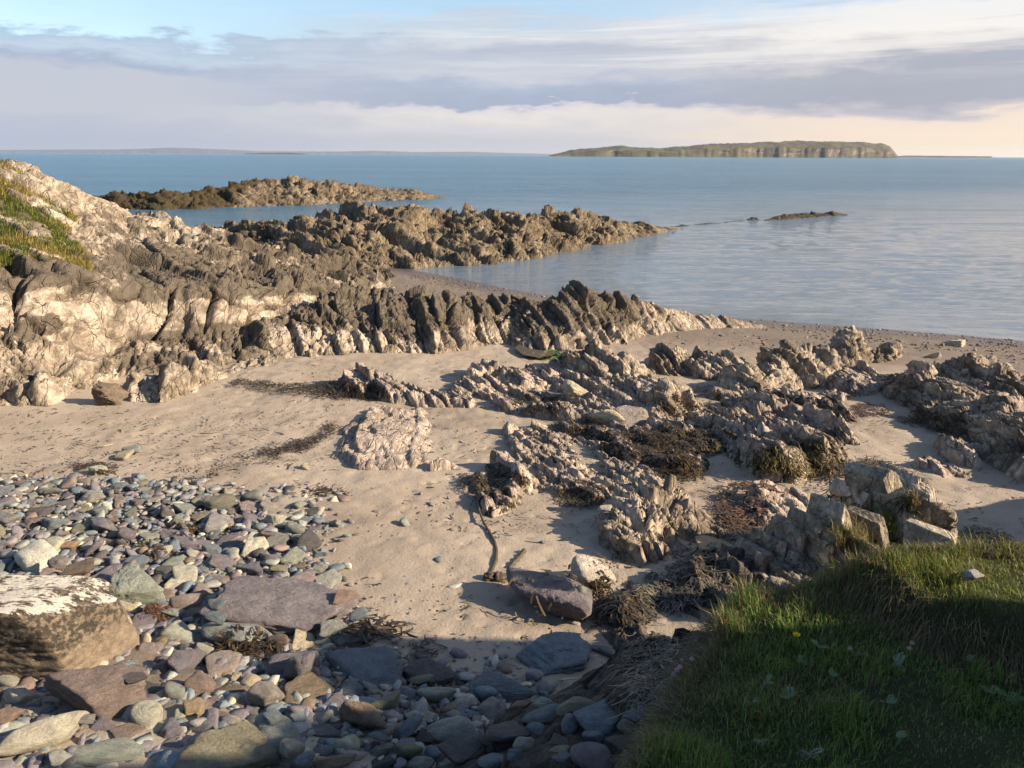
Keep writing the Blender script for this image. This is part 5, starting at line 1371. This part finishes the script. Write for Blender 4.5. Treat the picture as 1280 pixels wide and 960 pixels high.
def Hs(x, y):
    i = np.clip(((np.asarray(x) - HX0) / HR).astype(int), 0, HNX - 1); j = np.clip(((np.asarray(y) - HY0) / HR).astype(int), 0, HNY - 1)
    return HGS[i, j]


WDARK = [(0.030, 0.021, 0.012), (0.050, 0.034, 0.016), (0.085, 0.056, 0.022), (0.018, 0.013, 0.010)]
WRED = [(0.13, 0.06, 0.03), (0.09, 0.042, 0.024), (0.20, 0.10, 0.045), (0.05, 0.03, 0.018)]
WOLIVE = [(0.09, 0.07, 0.02), (0.14, 0.105, 0.03), (0.05, 0.04, 0.015), (0.03, 0.022, 0.012)]


def ribbons(c0, length, width, tint, lift=0.03, seg=5):
    """flat weed fronds lying on whatever is below; c0 (n,2) starting points"""
    n = len(c0); a = rng.uniform(0, 6.28, n); turn = rng.normal(0, .55, n)
    x, y = c0[:, 0].copy(), c0[:, 1].copy(); rows = []
    z_prev = None
    for k in range(seg + 1):
        wd = width * (0.6 + 0.5 * math.sin(math.pi * (k + .6) / (seg + 1.2))) * rng.uniform(.7, 1.3, n)
        roll = rng.normal(0, .45, n)
        sx_, sy_ = -np.sin(a) * np.cos(roll) * wd * .5, np.cos(a) * np.cos(roll) * wd * .5
        z = Hs(x, y) + rng.uniform(0.002, lift, n) * (.4 + .6 * math.sin(math.pi * k / seg))
        if z_prev is not None: z = np.clip(z, z_prev - .55 * length / seg, z_prev + .35 * length / seg)
        z_prev = z
        sz_ = np.sin(roll) * wd * .5
        rows.append(np.stack([x - sx_, y - sy_, z - sz_ * .6], 1)); rows.append(np.stack([x + sx_, y + sy_, z + sz_ * .6], 1))
        x = x + np.cos(a) * length / seg; y = y + np.sin(a) * length / seg; a = a + turn * rng.uniform(.3, 1.2, n)
    V = np.stack(rows, 1); m_ = V.shape[1]
    b = np.arange(n)[:, None, None] * m_
    q = b + np.array([[2 * k, 2 * k + 1, 2 * k + 3, 2 * k + 2] for k in range(seg)])[None]
    return V.reshape(-1, 3), q.reshape(-1, 4), np.repeat(tint, m_, 0)


def weed(poly_px, label, n, cols=WDARK, L=(.05, .15), Wd=(.005, .016), lift=.035, name='seaweed', cat='seaweed', group='heaps of wrack on the beach', mound=0.0):
    pp = np.array(poly_px, float)
    pts = []
    x0, y0 = pp.min(0); x1, y1 = pp.max(0)
    while len(pts) < n:
        q = np.stack([rng.uniform(x0, x1, 4 * n), rng.uniform(y0, y1, 4 * n)], 1)
        sdp = poly_sd(q[:, 0], q[:, 1], pp)
        sc_ = max((y1 - y0) * .25, 3)
        q = q[(sdp > 0) & (rng.uniform(0, 1, len(q)) < sstep(sdp / sc_ + .5 * fbm(np.stack([q[:, 0] / 9, q[:, 1] / 6, 0 * q[:, 0]], 1), 2, len(label)), -.1, .6))]
        pts += list(q)
    pts = np.array(pts[:n]); W_ = hit(pts[:, 0], pts[:, 1])
    V, Q, C = ribbons(W_[:, :2], rng.uniform(*L, n), rng.uniform(*Wd, n), palette(n, cols, [1.3, 1.2, .8, .8]), lift)
    if mound:
        cx_ = W_[:, :2].mean(0); sp_ = W_[:, :2].std(0) * 1.6 + .02
        r_ = (((V[:, :2] - cx_) / sp_) ** 2).sum(1)
        V[:, 2] += mound * np.clip(1 - r_, 0, 1) * rng.uniform(.1, 1, len(V) // 12).repeat(12)[:len(V)]
    V, c = centred(V)
    return obj(name, mesh(name, V, Q, attrs={'tint': C}), M['weed'], None, label, cat, group, None, c)


weed([(282, 473), (330, 476), (400, 482), (470, 484), (492, 492), (470, 502), (400, 500), (340, 490), (290, 482)], 'long dark strandline of wrack on the sand in front of the middle ridge', 1500, mound=.10)
weed([(755, 540), (800, 533), (880, 530), (905, 545), (890, 575), (830, 578), (780, 566)], 'broad dark carpet of wrack between the jumbled reef and the jagged pile', 2200, mound=.06)
weed([(806, 572), (850, 566), (880, 575), (878, 600), (830, 602), (808, 590)], 'dark heap of wrack in front of the broad wrack carpet', 900, mound=.06)
weed([(930, 560), (990, 552), (1045, 560), (1050, 585), (990, 600), (940, 590)], 'olive wrack growing over the front of the jagged pile', 900, WOLIVE, L=(.06, .16))
weed([(1015, 592), (1080, 570), (1120, 578), (1165, 605), (1140, 622), (1080, 612), (1030, 620)], 'dark wrack heap right behind the lichen pinnacle', 1100, mound=.05)
weed([(916, 605), (958, 598), (960, 612), (938, 620), (948, 640), (930, 652), (914, 640), (926, 622)], 'bright orange-brown kelp fronds on the sand left of the pinnacle', 85, WRED, L=(.12, .3), Wd=(.012, .035), lift=.04)
weed([(905, 630), (960, 640), (985, 655), (950, 668), (905, 650)], 'reddish kelp litter in front of the orange-brown fronds', 70, WRED, L=(.1, .26), Wd=(.008, .025), lift=.03)
weed([(893, 614), (915, 612), (920, 640), (945, 668), (930, 690), (908, 676), (898, 645)], 'brown wrack strip beside the bladed outcrop', 600, [WDARK[0], WDARK[1], WRED[1], WDARK[2]])
weed([(858, 690), (890, 684), (905, 695), (880, 712), (830, 712), (838, 698)], 'brown wrack scraps at the foot of the smooth tan slab', 330)
weed([(1190, 664), (1230, 660), (1262, 672), (1255, 692), (1205, 690)], 'black wrack heap on the shaded sand at the far right', 500, L=(.06, .18))
weed([(1062, 508), (1085, 502), (1105, 506), (1112, 518), (1080, 524), (1060, 520)], 'dark red heap of weed behind the jagged pile', 420, [WRED[1], WDARK[0], WDARK[1], WRED[0]])
weed([(1115, 520), (1150, 520), (1185, 535), (1212, 542), (1195, 548), (1150, 536), (1118, 528)], 'thin dark line of wrack along the foot of the right-hand ridge', 450)
weed([(573, 594), (588, 590), (604, 600), (618, 612), (610, 622), (590, 620), (578, 610)], 'dark frilly wrack tuft at the head of the long kelp stalk', 300, L=(.04, .12), mound=.10)
weed([(440, 800), (455, 786), (478, 779), (498, 781), (494, 792), (478, 800), (456, 802)], 'curled black kelp fronds on the shaded sand beside the long purple slab', 60, [WDARK[3], WDARK[0], WDARK[0], WDARK[1]], L=(.14, .3), Wd=(.008, .02), lift=.05)
weed([(520, 808), (532, 802), (546, 818), (540, 832), (524, 826)], 'small black tangle of kelp on the shaded sand near the blue-grey slabs', 45, L=(.06, .14), lift=.05)
weed([(572, 752), (592, 750), (594, 758), (578, 762)], 'loop of black weed alone at the edge of the shadow on the sand', 10, L=(.08, .14), Wd=(.005, .01))
weed([(275, 798), (300, 790), (330, 800), (352, 812), (340, 826), (305, 820), (282, 812)], 'dark crinkled weed lying over the long green oval stone', 330, L=(.04, .12), lift=.07)
weed([(218, 655), (240, 652), (248, 664), (232, 674), (216, 668)], 'dark weed clump among the upper pebbles', 150, L=(.04, .10))
weed([(172, 682), (200, 678), (208, 690), (190, 698), (170, 694)], 'brown weed tuft left among the upper pebbles near the whitish stone', 120, [WDARK[1], WDARK[2], WRED[1], WDARK[0]], L=(.04, .10))
weed([(180, 758), (212, 754), (222, 766), (206, 778), (182, 770)], 'reddish brown weed tuft behind the pale pebbles in mid bank', 140, [WRED[1], WRED[0], WDARK[1], WDARK[2]], L=(.03, .09))
weed([(85, 580), (120, 576), (150, 584), (140, 592), (100, 592)], 'wrack scraps round the two flat pebbles on the sand', 160, L=(.04, .12), lift=.02)
weed([(190, 606), (235, 582), (262, 572), (310, 562), (372, 552), (365, 578), (300, 594), (255, 604), (215, 612)], 'slanting line of brown wrack running up from the pebbles', 130, L=(.04, .13), lift=.03)
weed([(372, 604), (400, 608), (432, 614), (434, 622), (400, 622), (372, 612)], 'dark wrack scrap lying alone left of the kelp stalk', 130, L=(.04, .12), lift=.03)
weed([(390, 545), (410, 528), (425, 530), (412, 552), (380, 566), (310, 572), (330, 562)], 'brown wrack gathered at the left foot of the rounded mound', 420, L=(.05, .14), lift=.03)
weed([(742, 742), (770, 738), (800, 752), (795, 776), (760, 772), (745, 758)], 'tangle of dark wrack between the purple boulder and the turf bank', 420, L=(.05, .15), lift=.05)
weed([(788, 735), (830, 722), (880, 712), (905, 716), (880, 745), (840, 765), (795, 780)], 'withered grey-brown wrack hanging over the dark rock below the bank', 600, [(0.12, 0.10, 0.07), (0.07, 0.06, 0.045), (0.17, 0.15, 0.11), (0.04, 0.035, 0.03)], L=(.06, .18), Wd=(.004, .012), lift=.05)
weed([(815, 490), (850, 476), (895, 480), (905, 500), (870, 520), (825, 512)], 'dark wrack filling the hollow left of the tall fins', 600)
weed([(640, 500), (680, 488), (720, 500), (700, 515), (650, 516)], 'dark wrack draped over the left half of the jumbled reef', 420, L=(.05, .13))
weed([(775, 800), (815, 795), (850, 800), (845, 840), (825, 880), (800, 900), (775, 860)], 'dry grey-brown roots and weed hanging on the dark side of the turf bank', 420, [(0.12, 0.10, 0.07), (0.07, 0.055, 0.04), (0.16, 0.13, 0.09), (0.04, 0.032, 0.026)], L=(.06, .16), Wd=(.002, .006), lift=.03)
weed([(690, 528), (740, 526), (760, 536), (730, 545), (690, 540)], 'dark weed fringe at the front of the jumbled reef', 380)
weed([(598, 600), (628, 584), (660, 590), (655, 606), (620, 612)], 'wrack draped over the small ragged reef', 360, L=(.05, .12))
weed([(690, 610), (720, 600), (760, 606), (770, 626), (730, 640), (696, 630)], 'wrack draped over the end of the flattish reef', 420, L=(.05, .13))


# strand litter: bits of weed and shell far too many to count
def litter():
    n = 20000
    px = rng.uniform(-40, 1290, n); py = rng.uniform(440, 960, n)
    p_ = G(px, py); Q_ = np.stack([p_[:, 0], p_[:, 1], 0 * px], 1)
    lines = np.exp(-((py - (505 + 22 * np.sin(px / 140))) / 9) ** 2) + np.exp(-((py - (462 + 8 * np.sin(px / 60))) / 10) ** 2) * (px < 640) + .8 * np.exp(-((py - (585 - 0.05 * px)) / 14) ** 2) * (px < 450) + .7 * np.exp(-((py - 545) / 12) ** 2) * (px < 330)
    d_ = .22 + .9 * lines + .35 * sstep(fbm(Q_ * 1.2, 3, 991), .05, .4)
    k = (rng.uniform(0, 1, n) < d_) & ~((px < 450) & (py > 625)) & ~((py > 830) & (px < 830))
    p_ = p_[k]; n = len(p_)
    V, Q, C = ribbons(p_[:, :2], np.exp(rng.normal(math.log(.04), .65, n)).clip(.01, .2), rng.uniform(.006, .02, n), palette(n, [WDARK[0], WDARK[1], WDARK[2], (.20, .16, .11)], [2, 2, 1, .5]), .012, 3)
    V, c = centred(V)
    obj('strand_debris', mesh('strand_debris', V, Q, attrs={'tint': C}), M['weed'], kind='stuff', loc=c)


litter()


# ---------------------------------------------------------------- kelp stalks
def tube(pts, rad, sides=10, seed=0, bumps=.12):
    pts = np.asarray(pts, float); n = len(pts)
    tg = np.gradient(pts, axis=0); tg /= np.linalg.norm(tg, axis=1, keepdims=True) + 1e-9
    s1 = np.cross(tg, [0, 0, 1.0]); s1 /= np.linalg.norm(s1, axis=1, keepdims=True) + 1e-9; s2 = np.cross(s1, tg)
    a = np.arange(sides) * 2 * np.pi / sides
    V = pts[:, None, :] + np.asarray(rad)[:, None, None] * (np.cos(a)[None, :, None] * s1[:, None, :] + np.sin(a)[None, :, None] * s2[:, None, :])
    Vf = V.reshape(-1, 3); ctr = np.repeat(pts, sides, 0)
    Vf = ctr + (Vf - ctr) * (1 + bumps * fbm(Vf * 40, 3, seed))[:, None]
    i = np.arange(n * sides).reshape(n, sides); j = np.roll(i, -1, 1)
    Q = np.stack([i[:-1], j[:-1], j[1:], i[1:]], -1).reshape(-1, 4)
    caps = []
    V2 = np.concatenate([Vf, pts[:1] - tg[:1] * rad[0] * .5, pts[-1:] + tg[-1:] * rad[-1] * .5])
    for k in range(sides):
        caps.append([i[0, (k + 1) % sides], i[0, k], len(Vf)]); caps.append([i[-1, k], i[-1, (k + 1) % sides], len(Vf) + 1])
    return V2, Q, np.array(caps)


m, t, bs = material('kelp_stalk'); pos = t.add('ShaderNodeNewGeometry').outputs['Position']
t.put(bs.inputs['Base Color'], t.mix(t.noise(pos, 30, 4, .7), (0.04, 0.028, 0.018), (0.11, 0.08, 0.05))); bs.inputs['Roughness'].default_value = .5
t.put(bs.inputs['Normal'], t.bump(t.noise(pos, 80, 4, .7), .6, .01)); M['kelp'] = m


def knob(c, r, seed):
    D, T = ICO[4]
    V = D * (1 + .35 * fbm(D * 2.5 + seed, 4, seed)[:, None]) * np.array([r, r, r * .9]) + c
    return V, T


kp = [(594, 616), (598, 628), (599, 642), (604, 654), (611, 665), (618, 678), (621, 692), (620, 705), (616, 715), (612, 724)]
Kp = resample(G(*np.array(kp, float).T), 60)
Kp[:, 2] += 0.022 + .01 * np.sin(np.linspace(0, 9, 60))
V, Q, T = tube(Kp, np.linspace(.009, .015, 60), 10, 3)
e = bpy.data.objects.new('kelp_stalk', None); COL.objects.link(e); e.empty_display_size = .1; base = Kp[-1].copy(); e.location = base
e['label'] = 'long bent brown kelp stalk lying on the sand above the purple boulder'; e['category'] = 'kelp stalk'; e['group'] = 'kelp stalks'
obj('stalk', mesh('stalk', V - base, Q, T, smooth=True), M['kelp'], e)
for c_, r_, sd_ in (((612, 727), .050, 4), ((625, 728), .056, 5)):
    V, T = knob(G(*c_)[0] + np.array([0, 0, .035]) - base, r_, sd_)
    obj('holdfast', mesh('holdfast', V, None, T, smooth=True), M['kelp'], e)
for (a_, b_), lab in (((640, 716), 0),):
    q = resample(G(*np.array([(636, 716), (642, 708), (650, 700), (656, 691)], float).T), 40); q[:, 2] += .03
    rad = .010 + .010 * np.abs(np.sin(np.linspace(0, 5 * np.pi, 40)))
    V, Q, T = tube(q, rad, 12, 8, .35); V, c = centred(V)
    obj('kelp_stalk', mesh('kelp_stub', V, Q, T, smooth=True), M['kelp'], None, 'short knobbly dark kelp stump half buried right of the long stalk', 'kelp stalk', 'kelp stalks', None, c)
# thin drift stick on the left sand
for pts, lab in (([(95, 553), (112, 557), (130, 559), (141, 556)], 'thin bent twig lying on the open sand above the pebbles'), ([(702, 852), (712, 851), (723, 850)], 'short whitish stick on the shaded sand below the split slab'), ([(2, 842), (30, 841), (58, 842)], 'bleached straw-coloured stick in front of the lichen boulder')):
    q = resample(hit(*np.array(pts, float).T), 24); q[:, 2] += .012
    V, Q, T = tube(q, np.linspace(.007, .004, 24), 7, 4, .3); V, c = centred(V)
    mm = bpy.data.materials.get('drift_stick')
    if mm is None:
        mm, t, bs = material('drift_stick'); pos = t.add('ShaderNodeNewGeometry').outputs['Position']; t.put(bs.inputs['Base Color'], t.mix(t.noise(pos, 50, 3, .7), (.30, .24, .17), (.50, .43, .33)))
    obj('drift_stick', mesh('drift_stick', V, Q, T, smooth=True), mm, None, lab, 'stick', 'drift sticks', None, c)

# ---------------------------------------------------------------- pools left by the tide
m, t, bs = material('pool_water'); pos = t.add('ShaderNodeNewGeometry').outputs['Position']
bs.inputs['Base Color'].default_value = (0.09, 0.08, 0.065, 1); bs.inputs['Roughness'].default_value = .03; bs.inputs['IOR'].default_value = 1.33; bs.inputs['Specular IOR Level'].default_value = .5
t.put(bs.inputs['Normal'], t.bump(t.noise(pos, 6, 2, .5), .05, .02)); M['pool'] = m
for pl in ([(643, 438), (650, 434), (664, 440), (690, 444), (694, 448), (672, 449), (654, 446)], [(588, 487), (596, 478), (607, 480), (604, 488), (594, 491)]):
    pts = G(*np.array(pl, float).T); zl = pts[:, 2].max() + .035
    c_ = pts[:, :2].mean(0); n = 40
    rg = resample(np.concatenate([pts, pts[:1]]), n)[:-1, :2]
    V = [np.array([c_[0], c_[1], zl])]; Tt = []
    for k in (0.5, 1.0):
        for q in rg: V.append(np.array([*(c_ + (q - c_) * k), zl]))
    h_ = n - 1
    for k in range(h_):
        k2 = (k + 1) % h_
        Tt += [[0, 1 + k, 1 + k2], [1 + k, 1 + h_ + k, 1 + h_ + k2], [1 + k, 1 + h_ + k2, 1 + k2]]
    obj('tide_pool', mesh('tide_pool', np.array(V), None, np.array(Tt)), M['pool'], kind='structure')
weed([(662, 443), (680, 438), (702, 440), (708, 446), (690, 450), (668, 449)], 'bright green sea lettuce in the little pool below the middle ridge', 110, [(.05, .11, .02), (.08, .15, .03), (.11, .18, .05), (.04, .07, .02)], L=(.08, .2), Wd=(.03, .07), lift=.07, name='sea_lettuce', cat='seaweed', group=None)

# tufts of grass rooted between the slabs of the pinnacle
def tuft(px, py, rad, n, cols, wts, label, L):
    pxs = px + rng.normal(0, rad, n); pys = py + rng.normal(0, rad * .6, n)
    r_ = hit(pxs, pys); ok = (r_[:, 1] > 3.3) & (r_[:, 1] < 6); r_ = r_[ok]; k = len(r_)
    V, Q, T, C = blades(r_, rng.uniform(*L, k), rng.uniform(.002, .005, k), unit(k), palette(k, cols, wts), rng, 1.1)
    V, c = centred(V)
    obj('grass_tuft', mesh('grass_tuft', V, Q, T, attrs={'tint': C}), M['grass'], None, label, 'grass tuft', 'grass tufts on the pinnacle', None, c)


tuft(1112, 655, 16, 900, GREEN[1:4], [2, 2, 1], 'bright green grass tuft growing between the slabs of the lichen pinnacle', (.04, .11))
tuft(1062, 672, 15, 700, [(.30, .24, .12), (.20, .17, .08), (.15, .17, .05)], [2, 2, 1], 'dry straw-coloured grass tuft low on the lichen pinnacle', (.05, .15))
tuft(1136, 628, 10, 350, [(.30, .24, .12), (.22, .15, .08), (.15, .17, .05)], [2, 2, 1], 'small brown grass tuft near the top of the lichen pinnacle', (.03, .08))

# ---------------------------------------------------------------- plants and flowers on the bank
def leafy(px, py, label, seed, leaves=6, size=.07, cols=((.17, .25, .14), (.13, .21, .08), (.24, .30, .20)), name='silverweed', cat='plant', group='silverweed in the turf', z=None):
    r_ = np.random.default_rng(seed)
    p = at_z(px, py, 2.33)[0]
    for _ in range(6):
        zz_, _s = bank_z(np.array([p[0]]), np.array([p[1]])); p = at_z(px, py, zz_[0] + .035)[0]
    Vs, Qs, Cs, o = [], [], [], 0
    for k in range(leaves):
        a = r_.uniform(0, 6.28); ln_ = size * r_.uniform(.7, 1.2); up = r_.uniform(.25, .9)
        dirv = np.array([math.cos(a), math.sin(a), up]); dirv /= np.linalg.norm(dirv); sd_ = np.array([-math.sin(a), math.cos(a), 0]); nrm = np.cross(dirv, sd_)
        npair = 6; col_ = np.array(cols[r_.integers(len(cols))]) * r_.uniform(.8, 1.15)
        for j in range(npair * 2 + 1):
            f = (j // 2 + .6) / (npair + .6); sgn = 1 if j % 2 else -1
            base_ = dirv * ln_ * f - nrm * 0.0 + np.array([0, 0, -.25 * ln_ * f * f])
            if j == npair * 2: tip = base_ + dirv * ln_ * .2; wv = sd_ * ln_ * .07
            else:
                tip = base_ + (sd_ * sgn * .26 + dirv * .14) * ln_ * (.55 + .6 * math.sin(math.pi * f)); wv = dirv * ln_ * .06
            mid = (base_ + tip) / 2 + nrm * ln_ * .02 * r_.normal()
            Vs += [base_, mid + wv, tip, mid - wv]; Qs.append([o, o + 1, o + 2, o + 3]); Cs += [col_] * 4; o += 4
        st_ = np.array([0, 0, -.04]); w2 = sd_ * .0012
        Vs += [st_ - w2, st_ + w2, dirv * ln_ * .9 + w2 - np.array([0, 0, .2 * ln_]), dirv * ln_ * .9 - w2 - np.array([0, 0, .2 * ln_])]; Qs.append([o, o + 1, o + 2, o + 3]); Cs += [(.12, .15, .07)] * 4; o += 4
    return obj(name, mesh(name, np.array(Vs), np.array(Qs), attrs={'tint': np.array(Cs)}), M['grass'], None, label, cat, group, None, p)


for k, (px, py, lv, sz_, lab) in enumerate([(1122, 832, 7, .075, 'largest silvery-leaved rosette on the bank near the two thrift seed heads'), (1022, 808, 4, .05, 'small silvery leaves just right of the yellow buttercup'), (1000, 826, 5, .055, 'silvery leaf tuft directly below the yellow buttercup'),
                                           (958, 852, 5, .055, 'pale upright leaf tuft at the left of the shaded turf'), (988, 872, 6, .065, 'drooping silvery leaves in the middle of the shaded turf'), (940, 878, 4, .045, 'tiny pale leaf pair near the left edge of the turf'),
                                           (1078, 818, 4, .05, 'pale leaf sprig between buttercup and the large silvery rosette'), (1208, 824, 6, .06, 'green-silver leaf sprig below the turf overhang'), (1262, 872, 7, .07, 'silvery rosette at the right edge of the turf'),
                                           (1240, 866, 6, .06, 'second silvery rosette beside the one at the right edge'), (1012, 942, 7, .07, 'pale silvery plant at the bottom of the turf'), (1108, 878, 6, .06, 'silvery leaves beside the bare pale patch in the turf'),
                                           (950, 925, 5, .055, 'dim grey-green leaf sprig low at the left of the turf'), (1120, 922, 5, .055, 'dull green leaf sprig below the bare pale patch'), (1040, 845, 4, .05, 'low leaf sprig in the turf under the bent grass stem')]):
    leafy(px, py, lab, 40 + k, lv, sz_ * .62)


def flower(px, py, label, kind, seed, hgt, name, cat, group):
    r_ = np.random.default_rng(seed)
    p = at_z(px, py, 2.33 + hgt)[0]
    for _ in range(6):
        zz_, _s = bank_z(np.array([p[0]]), np.array([p[1]])); p = at_z(px, py, max(zz_[0], 2.0) + hgt)[0]
    g = p.copy(); g[2] -= hgt
    e = bpy.data.objects.new(name, None); COL.objects.link(e); e.location = g; e.empty_display_size = .02; e['label'] = label; e['category'] = cat
    if group: e['group'] = group
    q = np.stack([np.linspace(.01, 0, 12), np.zeros(12), np.linspace(-.02, hgt - .004, 12)], 1); q[:, 0] += .006 * np.sin(np.linspace(0, 3, 12))
    V, Q, T = tube(q, np.full(12, .0012), 6, 1, 0)
    obj('stem', mesh('stem', V, Q, T, smooth=True, attrs={'tint': np.tile([.10, .12, .05], (len(V), 1))}), M['grass'], e)
    tip = np.array([0, 0, hgt])
    if kind == 'buttercup':
        Vs, Qs, o = [], [], 0
        for k in range(5):
            a0 = k * 1.2566; n_ = 5
            for i in range(n_):
                for j in range(n_):
                    rr_ = .014 * i / (n_ - 1); aa = a0 + (j / (n_ - 1) - .5) * 1.25 * math.sin(.35 + 2.1 * i / (n_ - 1)) ** .7
                    Vs.append(tip + np.array([rr_ * math.cos(aa), rr_ * math.sin(aa) - rr_ * .2, .010 * (i / (n_ - 1)) ** 1.6 + .001 * math.cos(j * 1.5)]))
            for i in range(n_ - 1):
                for j in range(n_ - 1):
                    b = o + i * n_ + j; Qs.append([b, b + 1, b + n_ + 1, b + n_])
            o += n_ * n_
        obj('petals', mesh('petals', np.array(Vs), np.array(Qs), smooth=True, attrs={'tint': np.tile([.80, .52, .01], (len(Vs), 1))}), M['grass'], e)
        V, T = knob(tip + np.array([0, 0, .003]), .0035, 3)
        obj('flower_centre', mesh('flower_centre', V, None, T, smooth=True, attrs={'tint': np.tile([.55, .42, .03], (len(V), 1))}), M['grass'], e)
    else:
        Vs, Qs, Cs, o = [], [], [], 0
        colr = np.array([.50, .32, .37]) if kind == 'thrift' else np.array([.42, .34, .27])
        for k in range(70):
            d_ = r_.normal(size=3); d_[2] = abs(d_[2]) * .9 - .1; d_ /= np.linalg.norm(d_); s1 = np.cross(d_, r_.normal(size=3)); s1 /= np.linalg.norm(s1); s2 = np.cross(d_, s1)
            c_ = tip + d_ * .0062; w_ = .0032
            Vs += [c_ - s1 * w_, c_ - s2 * w_ + d_ * .001, c_ + s1 * w_, c_ + s2 * w_ + d_ * .003]; Qs.append([o, o + 1, o + 2, o + 3]); Cs += [colr * r_.uniform(.75, 1.25)] * 4; o += 4
        obj('flower_head', mesh('flower_head', np.array(Vs), np.array(Qs), attrs={'tint': np.array(Cs)}), M['grass'], e)


flower(995, 795, 'single bright yellow buttercup in the shaded turf', 'buttercup', 1, .09, 'buttercup', 'flower', None)
for k, (px, py, lab) in enumerate([(853, 826, 'topmost pink thrift flower at the left edge of the turf bank'), (846, 838, 'middle pink thrift flower at the left edge of the turf bank'), (865, 824, 'right-hand pink thrift flower at the left edge of the turf bank'), (842, 843, 'lowest pink thrift flower at the left edge of the turf bank'), (850, 834, 'pink thrift flower in the centre of the thrift cluster')]):
    flower(px, py, lab, 'thrift', 10 + k, .10, 'thrift_flower', 'flower', 'thrift flowers on the bank edge')
for k, (px, py, lab) in enumerate([(1140, 804, 'taller faded thrift seed head above the largest silvery rosette'), (1137, 811, 'shorter faded thrift seed head above the largest silvery rosette'), (1063, 811, 'faded thrift head alone between buttercup and seed heads')]):
    flower(px, py, lab, 'seed', 20 + k, .12, 'thrift_flower', 'flower', 'faded thrift heads in the turf')

# two pale stones in the turf
V, T = stone_shape('block', 77, 4)
for px, py, s_, lab in ((1215, 719, (.038, .030, .020), 'small white-speckled grey rock set in the sunlit turf at the right'),  (985, 717, (.02, .014, .008), 'little cream stone at the far lip of the turf')):
    p = at_z(px, py, 2.4)[0]
    for _ in range(6):
        zz_, _s = bank_z(np.array([p[0]]), np.array([p[1]])); p = at_z(px, py, zz_[0] + s_[2] + .02)[0]
    o = obj('turf_stone', bpy.data.meshes['stone_block'], None, None, lab, 'stone', 'pale stones in the turf', None, p); o.scale = s_; o.color = (.36, .36, .35, 1); o.rotation_euler = (.2, .15, .6)
